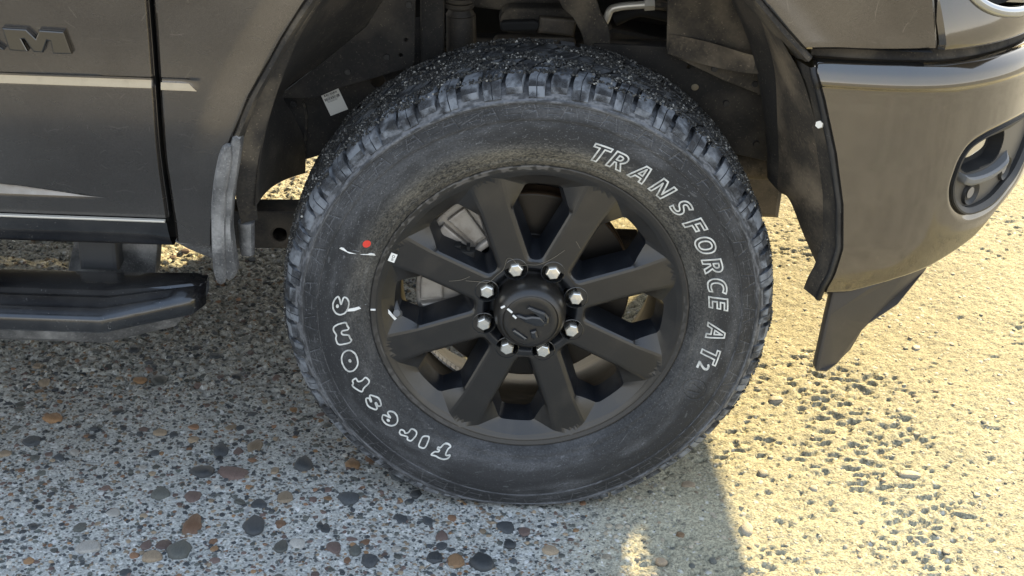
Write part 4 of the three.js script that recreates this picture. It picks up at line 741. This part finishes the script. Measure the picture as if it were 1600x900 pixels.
// ---------- running board
{
  const step = group('running_board', truck);
  const top = [[-0.035, 0.408], [-0.035, 0.438], [-0.030, 0.4405], [0.020, 0.4395], [0.034, 0.4375], [0.040, 0.4340], [0.0465, 0.4335], [0.052, 0.4355], [0.075, 0.430], [0.0965, 0.4235], [0.1005, 0.4205], [0.1020, 0.4165], [0.1010, 0.3985], [0.0985, 0.3955]];
  const base = [[0.0985, 0.3955], [0.0960, 0.3925], [0.0900, 0.3760], [0.082, 0.368], [0.06, 0.360], [0.0, 0.356], [-0.035, 0.372], [-0.035, 0.408]];
  const xs = [-1.8, -1.4, -1.0, -0.82, -0.74, -0.705, -0.698, -0.67, -0.64, -0.61, -0.585, -0.568, -0.558, -0.552, -0.549];
  const kz = (x) => (x < -0.7 ? 1 : lerp(1, 0.44, (x + 0.7) / 0.151)) * (x > -0.57 ? Math.sqrt(1 - Math.pow((x + 0.57) / 0.0215, 2) * 0.75) : 1);
  const loft = (p, shrink) => crease(boxUV(gridGeo(xs.length - 1, p.length - 1, (u, v) => { const x = xs[Math.round(u * (xs.length - 1))], [z, y] = p[Math.round(v * (p.length - 1))]; const k = kz(x), s = x > -0.7 ? (x + 0.7) / 0.151 : 0; return [x - shrink * s * (0.41 - y), lerp(0.415, y + 0.004 * s, x > -0.56 ? 0.85 : 1), -0.035 + (z + 0.035) * k]; })), 0.55);
  part('step_pad', loft(top, 0), M.gloss, step);
  part('step_base', loft(base, 0.8), M.flap, step, 'grey lower edge of the running board');
  const cap = (p) => { const x = -0.549, k = kz(x), s = p.map(([z, y]) => new THREE.Vector2(-0.035 + (z + 0.035) * k, lerp(0.415, y + 0.004, 0.85))), tri = THREE.ShapeUtils.triangulateShape(s, []), pos = []; for (const t of tri) for (const i of t) pos.push(x - (s[i].y < 0.405 ? 0.8 * (0.41 - s[i].y) * 0.5 : 0), s[i].y, s[i].x); const g = new THREE.BufferGeometry(); g.setAttribute('position', new THREE.Float32BufferAttribute(pos, 3)); g.computeVertexNormals(); return boxUV(g); };
  part('step_end', cap([...top, ...base.slice(1, -1)]), M.gloss, step);
  const bm = S({ color: C(0.045, 0.047, 0.05), roughness: 0.55 });
  const b = rbox(0.066, 0.066, 0.05, 0.008); b.translate(-0.744, 0.452, -0.098); part('bracket_block', b, bm, step);
  part('bracket_arm', plate([[-0.815, 0.385], [-0.795, 0.46], [-0.65, 0.46], [-0.660, 0.385]], -0.125, 0.05, 0.006), M.flap, step);
  for (const x of [-0.764, -0.732]) { const g = new THREE.SphereGeometry(0.011, 14, 10); g.scale(1.3, 0.55, 0.8); g.translate(x, 0.491, -0.095); part('bracket_clip', boxUV(g), M.alu, step); }
  const far = rbox(1.6, 0.08, 0.12, 0.02); far.translate(-1.04, 0.535, -1.99); part('far_step', far, M.gloss, step);  // unseen far step, raised to shade the ground at the left
}
// ---------- bumper: a skin swept round the plan of the truck's nose
{
  const bumper = group('front_bumper', truck);
  const plan = smoothPts([[0.40, 0, 0.024], [0.48, 0, 0.030], [0.56, 0, 0.030], [0.63, 0, 0.018], [0.695, 0, -0.012], [0.76, 0, -0.058], [0.82, 0, -0.118], [0.89, 0, -0.21], [0.96, 0, -0.33], [1.02, 0, -0.50], [1.05, 0, -0.70], [1.06, 0, -0.95], [1.055, 0, -1.20], [1.045, 0, -1.45], [1.03, 0, -1.70], [1.01, 0, -1.90]], 3000);  // unseen far end squared off to hold the shadow edge on the ground
  const len = [0]; for (let i = 1; i < plan.length; i++) len.push(len[i - 1] + plan[i].distanceTo(plan[i - 1]));
  const LT = len[len.length - 1], tang = plan.map((p, i) => plan[Math.min(plan.length - 1, i + 40)].clone().sub(plan[Math.max(0, i - 40)]).normalize());
  function at(l, y, o = 0) {                          // l = way along the plan, o = out of the skin
    let lo = 0, i = len.length - 1; while (i - lo > 1) { const m = (lo + i) >> 1; if (len[m] < l) lo = m; else i = m; }
    const t = (l - len[i - 1]) / (len[i] - len[i - 1]), p = plan[i - 1].clone().lerp(plan[i], t), d = tang[i - 1].clone().lerp(tang[i], t).normalize();
    return [p.x - d.z * o, y, p.z + d.x * o * 1];
  }
  const lOf = (x) => { let i = 1; while (i < plan.length - 1 && plan[i].x < x) i++; return lerp(len[i - 1], len[i], (x - plan[i - 1].x) / (plan[i].x - plan[i - 1].x)); };
  const edgeX = (y) => onCurve([[0.492, 0.44], [0.494, 0.48], [0.500, 0.51], [0.504, 0.561], [0.491, 0.642], [0.466, 0.731], [0.434, 0.82], [0.416, 0.862], [0.414, 0.885]], y);
  const bk = [[0.40, 0.458], [0.48, 0.458], [0.54, 0.466], [0.613, 0.493], [0.678, 0.509], [0.76, 0.541], [0.816, 0.578], [0.887, 0.606], [1.2, 0.608]];
  const bot = (l) => { const [x, , z] = at(l, 0); let i = 1; while (i < bk.length - 1 && bk[i][0] < x) i++; return z > -0.40 ? lerp(bk[i - 1][1], bk[i][1], clamp((x - bk[i - 1][0]) / (bk[i][0] - bk[i - 1][0]))) : lerp(0.548, 0.608, sstep(-0.75, -0.40, z)); };
  const pr = [[0.8815, -0.027], [0.8800, -0.0175], [0.878, -0.0115], [0.874, -0.006], [0.866, 0.001], [0.857, 0.0050], [0.8505, 0.0068], [0.8470, 0.0068], [0.8440, 0.0052], [0.8405, 0.0022], [0.836, 0.0007], [0.82, 0.0], [0.80, 0.0], [0.77, 0.0], [0.74, 0.0005], [0.71, 0.001], [0.68, 0.001], [0.65, 0.001], [0.62, 0.0005], [0.59, 0.0], [0.56, -0.001], [0.53, -0.004], [0.50, -0.009]];
  const fo = [[0.698, 0.642], [0.691, 0.667], [0.693, 0.689], [0.698, 0.711], [0.710, 0.728], [0.735, 0.738], [0.771, 0.742], [0.813, 0.742], [0.85, 0.741], [0.885, 0.733], [0.89, 0.70], [0.876, 0.663], [0.855, 0.633], [0.829, 0.620], [0.798, 0.607], [0.766, 0.604], [0.735, 0.608], [0.713, 0.622]].map(([x, y]) => [lOf(x), y]);
  const inside = (l, y, poly) => { let k = false; for (let i = 0, j = poly.length - 1; i < poly.length; j = i++) if ((poly[i][1] > y) !== (poly[j][1] > y) && l < (poly[j][0] - poly[i][0]) * (y - poly[i][1]) / (poly[j][1] - poly[i][1]) + poly[i][0]) k = !k; return k; };
  const grow = (poly, d) => { const c = poly.reduce((s, p) => [s[0] + p[0] / poly.length, s[1] + p[1] / poly.length], [0, 0]); return poly.map((p) => { const v = [p[0] - c[0], p[1] - c[1]], r = Math.hypot(...v); return [p[0] + v[0] / r * d, p[1] + v[1] / r * d]; }); };
  const closeRes = (poly, n) => { const c = new THREE.CatmullRomCurve3(poly.map((p) => V(p[0], p[1], 0)), true, 'centripetal'); return c.getSpacedPoints(n).slice(0, n).map((p) => [p.x, p.y]); };
  const hole = closeRes(fo, 260), hole2 = grow(hole, 0.004), wide = grow(hole, 0.016);
  const NY = 190, yTop = 0.8815;
  const prS = smoothPts(pr.map(([y, o]) => [y, o, 0]), 900).map((p) => [p.x, p.y]);
  const oAt = (y) => { if (y >= yTop) return prS[0][1]; if (y <= 0.5) return -0.009 - (0.5 - y) * 0.35; let a = 0, b = prS.length - 1; while (b - a > 1) { const m = (a + b) >> 1; if (prS[m][0] > y) a = m; else b = m; } return lerp(prS[a][1], prS[b][1], clamp((prS[a][0] - y) / (prS[a][0] - prS[b][0] || 1))); };
  const dist = (l, y, poly) => { let m = 9; for (let i = 0, j = poly.length - 1; i < poly.length; j = i++) { const a = poly[j], b = poly[i], ex = b[0] - a[0], ey = b[1] - a[1], t = clamp(((l - a[0]) * ex + (y - a[1]) * ey) / (ex * ex + ey * ey)); m = Math.min(m, Math.hypot(a[0] + ex * t - l, a[1] + ey * t - y)); } return inside(l, y, poly) ? -m : m; };
  const seam = lOf(1.0), yRow = (t, yb) => (t < 0.5 ? yTop - (yTop - 0.80) * Math.pow(t * 2, 1.35) : lerp(0.80, yb, (t - 0.5) * 2));
  const skinAt = (l0, l1, nu, fine) => gridGeo(nu, NY, (u, v) => {
    let l = lerp(l0, l1, u), yb = bot(l), y = yRow(v, yb);
    if (fine) { const e = lOf(edgeX(y)), lf = lerp(e, l1, u); l = lf; yb = bot(l); y = yRow(v, yb); }
    let o = oAt(y); if (fine) { const d = dist(l, y, hole2); o -= 0.007 * sstep(0.018, -0.002, d); o -= 0.010 * sstep(0.006, 0.0, l - lOf(edgeX(y))); }
    o -= 0.012 * sstep(0.012, 0, y - yb);
    const p = at(l, y, o); return [...p, l, y];
  }, fine ? (u, v) => { const e = lOf(edgeX(yRow(v, 0.5))), l = lerp(e, l1, u); return inside(l, yRow(v, bot(l)), hole); } : null);
  const slot = [lOf(0.99) + 0.0, 0];
  part('bumper_skin', crease(skinAt(0, seam, 380, true), 0.7), M.paint, bumper);
  // the unseen front face, with an added slot that lets a streak of sun through
  const lA = seam, lB = LT, sl0 = 1.05, nF = 120;
  part('bumper_front', crease(gridGeo(nF, 40, (u, v) => { const l = lerp(lA, lB, u), yb = bot(l), y = lerp(yTop, yb, v); return [...at(l, y, oAt(y)), l, y]; }, (u, v) => { const l = lerp(lA, lB, u), p = at(l, 0.65); return p[2] < -1.0 && p[2] > -1.2 && v > 0.50 && v < 0.565; }), 0.7), M.paint, bumper);
  // dark gap trim between the fender and the bumper
  part('gap_trim', gridGeo(200, 6, (u, v) => { const l = lerp(lOf(0.412), lOf(1.0), u), y = lerp(0.907, 0.8775, v); return [...at(l, y, lerp(-0.048, -0.029, v)), l, y]; }), M.linerDusty, bumper);
  // edge trim along the wheel-arch end
  const ed = []; for (let k = 0; k <= 40; k++) { const y = lerp(0.868, 0.452, k / 40); ed.push([edgeX(y) - 0.001, y, at(lOf(edgeX(y)), y, oAt(y) - 0.007)[2]]); }
  part('bumper_edge_trim', boxUV(tube(ed, 0.0058, 80, 8)), M.trim, bumper);
  part('bumper_edge_strip', boxUV(gridGeo(40, 2, (u, v) => { const p = ed[Math.round(u * 40)]; return [p[0] - 0.004 - 0.014 * v, p[1], p[2] + 0.001 - 0.036 * v]; })), M.linerDusty, bumper);
  { const g = new THREE.CylinderGeometry(0.0062, 0.0068, 0.012, 6); g.rotateX(Math.PI / 2 - 0.3); g.rotateY(-0.5); g.translate(0.439, 0.776, 0.022); part('bumper_bolt', crease(boxUV(g), 0.3), M.galv, bumper); }
  // fog-lamp bezel set into the hole
  const lamp = group('fog_lamp_bezel', bumper);
  const ring = (polyA, oA, polyB, oB) => { const n = polyA.length; return gridGeo(n, 1, (u, v) => { const i = Math.round(u * n) % n, p = v < 0.5 ? polyA[i] : polyB[i], y = p[1]; return at(p[0], y, oAt(y) + (v < 0.5 ? oA : oB)); }); };
  const fill = (poly, o, dish = 0) => { const s = poly.map((p) => new THREE.Vector2(p[0], p[1])), pos = []; for (const t of THREE.ShapeUtils.triangulateShape(s, [])) for (const i of t) pos.push(...at(s[i].x, s[i].y, oAt(s[i].y) + o)); const g = new THREE.BufferGeometry(); g.setAttribute('position', new THREE.Float32BufferAttribute(pos, 3)); g.computeVertexNormals(); return g; };
  const h1 = grow(hole, -0.006), h0 = grow(hole, 0.0065);
  const loc = (pts) => pts.map(([x, y]) => [lOf(x), y]);
  const pocket = closeRes(loc([[0.7075, 0.692], [0.708, 0.712], [0.722, 0.726], [0.758, 0.7315], [0.80, 0.731], [0.806, 0.706], [0.796, 0.683], [0.758, 0.677], [0.722, 0.678]]), 48), pk2 = grow(pocket, -0.004);
  const gB = (() => { const NU = 130, NV = 90, l0 = Math.min(...h1.map((p) => p[0])), l1 = Math.max(...h1.map((p) => p[0])), y0 = Math.min(...h1.map((p) => p[1])), y1 = Math.max(...h1.map((p) => p[1])); return gridGeo(NU, NV, (u, v) => { const l = lerp(l0, l1, u), y = lerp(y0, y1, v); return at(l, y, oAt(y) - 0.0165); }, (u, v) => { const l = lerp(l0, l1, u), y = lerp(y0, y1, v); return !inside(l, y, grow(h1, 0.003)) || inside(l, y, pocket); }); })();
  part('bezel_plate', boxUV(gB), M.bezel, lamp);
  part('bezel_rim', boxUV(crease(mergeGeometries([ring(grow(hole, 0.0085), -0.012, h0, -0.0012), ring(h0, -0.0012, grow(hole, 0.003), -0.0012), ring(grow(hole, 0.003), -0.0012, h1, -0.0085), ring(h1, -0.0085, h1, -0.010), ring(h1, -0.010, h1, -0.022)].map((g) => g.toNonIndexed())), 0.5)), M.plastic, lamp);
  part('lamp_pocket', boxUV(mergeGeometries([ring(grow(pocket, 0.001), -0.0155, pk2, -0.040).toNonIndexed(), fill(pk2, -0.040)].map((g) => { const q = g.index ? g.toNonIndexed() : g; q.deleteAttribute('uv'); q.deleteAttribute('normal'); return q; }))), M.dark, lamp);
  const lens = closeRes(loc([[0.712, 0.706], [0.716, 0.719], [0.732, 0.7265], [0.770, 0.7285], [0.768, 0.712], [0.748, 0.703], [0.728, 0.700]]), 40);
  part('fog_lamp_lens', boxUV(fill(lens, -0.026)), P({ color: C(0.5, 0.47, 0.4), metalness: 0.9, roughness: 0.12, clearcoat: 1, clearcoatRoughness: 0.03 }), lamp);
  const ledgeA = loc([[0.705, 0.681], [0.719, 0.671], [0.749, 0.666], [0.789, 0.668], [0.833, 0.684]]);
  const LA = smoothPts(ledgeA.map((p) => [p[0], p[1], 0]), 30);
  const bar = [[0.004, -0.022], [0.004, -0.004], [0.001, 0.001], [-0.006, 0.000], [-0.0110, -0.004], [-0.0120, -0.018]];
  part('bezel_ledge', boxUV(crease(gridGeo(30, 5, (u, v) => { const p = LA[Math.round(u * 30)], q = bar[Math.round(v * 5)]; const e = sstep(0, 0.12, u) * sstep(1, 0.85, u); return at(p.x, p.y + q[0] * lerp(0.4, 1, e), oAt(p.y) + lerp(-0.018, q[1], e)); }), 0.5)), S({ color: C(0.13, 0.135, 0.14), roughness: 0.5 }), lamp);
  const disc = (x, y, r, o, sx = 1) => Array.from({ length: 24 }, (_, i) => { const a = i / 24 * 6.2832; return [lOf(x) + r * sx * Math.cos(a), y + r * Math.sin(a)]; });
  for (const [x, y] of [[0.744, 0.636], [0.829, 0.650]]) {
    const mk = (gs) => boxUV(mergeGeometries(gs.map((g) => { const q = g.index ? g.toNonIndexed() : g; q.deleteAttribute('uv'); q.deleteAttribute('normal'); return q; })));
    part('parking_sensor', mk([ring(disc(x, y, 0.0225), -0.0160, disc(x, y, 0.0205), -0.0105), ring(disc(x, y, 0.0205), -0.0105, disc(x, y, 0.0145), -0.0155), fill(disc(x, y, 0.0145), -0.0155)]), M.plastic, lamp);
    part('sensor_face', boxUV(fill(disc(x, y, 0.0100), -0.0140)), S({ color: C(0.2, 0.19, 0.18), roughness: 0.4 }), lamp);
  }
  part('grille_panel', boxUV(gridGeo(80, 8, (u, v) => at(lerp(lOf(0.965), LT, u), lerp(0.874, 1.112, v), -0.034 - 0.03 * v))), M.plastic, bumper);
  // headlamp surround above, right of the panel gap
  part('headlamp_panel', crease(gridGeo(60, 16, (u, v) => { const y = lerp(0.900, 1.09, v), x0 = 0.594 - (y - 0.978) * 0.28 + 0.0025, l = lerp(lOf(x0), lOf(0.98), u); const o = -0.012 - 0.10 * sstep(0.9, 1.2, y) - 0.007 * sstep(0.004, 0, l - lOf(x0)) - 0.006 * sstep(0.006, 0, y - 0.9); return [...at(l, y, o), l, y]; }, (u, v) => { const y = lerp(0.900, 1.09, v), l = lerp(lOf(0.6), lOf(0.98), u); return y > 0.93 && Math.hypot((l - lOf(0.79)) / 0.155, (y - 1.003) / 0.057) < 1 ; }), 0.6), M.paint, bumper);
  const el = []; for (let k = 0; k <= 40; k++) { const a = Math.PI * 2 * k / 40, l = lOf(0.79) + 0.157 * Math.cos(a), y = 1.003 + 0.060 * Math.sin(a); el.push(at(l, y, -0.012 - 0.10 * sstep(0.9, 1.2, y))); }
  part('headlamp_ring', boxUV(tube(el, 0.0095, 80, 10)), S({ color: C(0.36, 0.38, 0.41), metalness: 1, roughness: 0.1 }), bumper);
  part('headlamp_well', boxUV((() => { const pos = []; const q = []; for (let k = 0; k < 40; k++) { const a = Math.PI * 2 * k / 40; q.push([lOf(0.79) + 0.155 * Math.cos(a), 1.003 + 0.058 * Math.sin(a)]); } const s = q.map((p) => new THREE.Vector2(...p)); for (const t of THREE.ShapeUtils.triangulateShape(s, [])) for (const i of t) pos.push(...at(s[i].x, s[i].y, -0.05 - 0.10 * sstep(0.9, 1.2, s[i].y))); const g = new THREE.BufferGeometry(); g.setAttribute('position', new THREE.Float32BufferAttribute(pos, 3)); g.computeVertexNormals(); return g; })()), M.dark, bumper);
  // plastic air dam hanging below the corner
  part('air_dam', (() => {
    const g = plate([[0.5145, 0.470], [0.512, 0.42], [0.508, 0.312], [0.511, 0.306], [0.529, 0.305], [0.552, 0.309], [0.566, 0.316], [0.578, 0.331], [0.583, 0.350], [0.588, 0.375], [0.596, 0.390], [0.648, 0.420], [0.700, 0.468], [0.715, 0.495], [0.65, 0.49], [0.58, 0.475]], 0, 0.026, 0.005);
    const p = g.attributes.position; for (let i = 0; i < p.count; i++) { const x = p.getX(i), y = p.getY(i); p.setZ(i, p.getZ(i) - 0.002 - 0.20 * Math.max(0, x - 0.53) - 1.1 * Math.max(0, x - 0.62) ** 1 * 0.6 - 0.03 * sstep(0.45, 0.31, y) * sstep(0.53, 0.57, x)); }
    return crease(g, 0.6);
  })(), S({ map: T(dustTex(641, [0.04, 0.036, 0.033], [0.1, 0.085, 0.07], 0.3, 0.02), 3), roughness: 0.5 }), bumper, 'dark plastic air dam hanging under the bumper corner');
  part('bumper_back', plate([[0.52, 0.60], [0.95, 0.60], [0.95, 0.88], [0.45, 0.88]], -0.35, 0.02, 0.002), M.dark, bumper);
}

scene.traverse((o) => { if (o.isMesh) { o.castShadow = true; o.receiveShadow = true; } });
renderer.render(scene, camera);
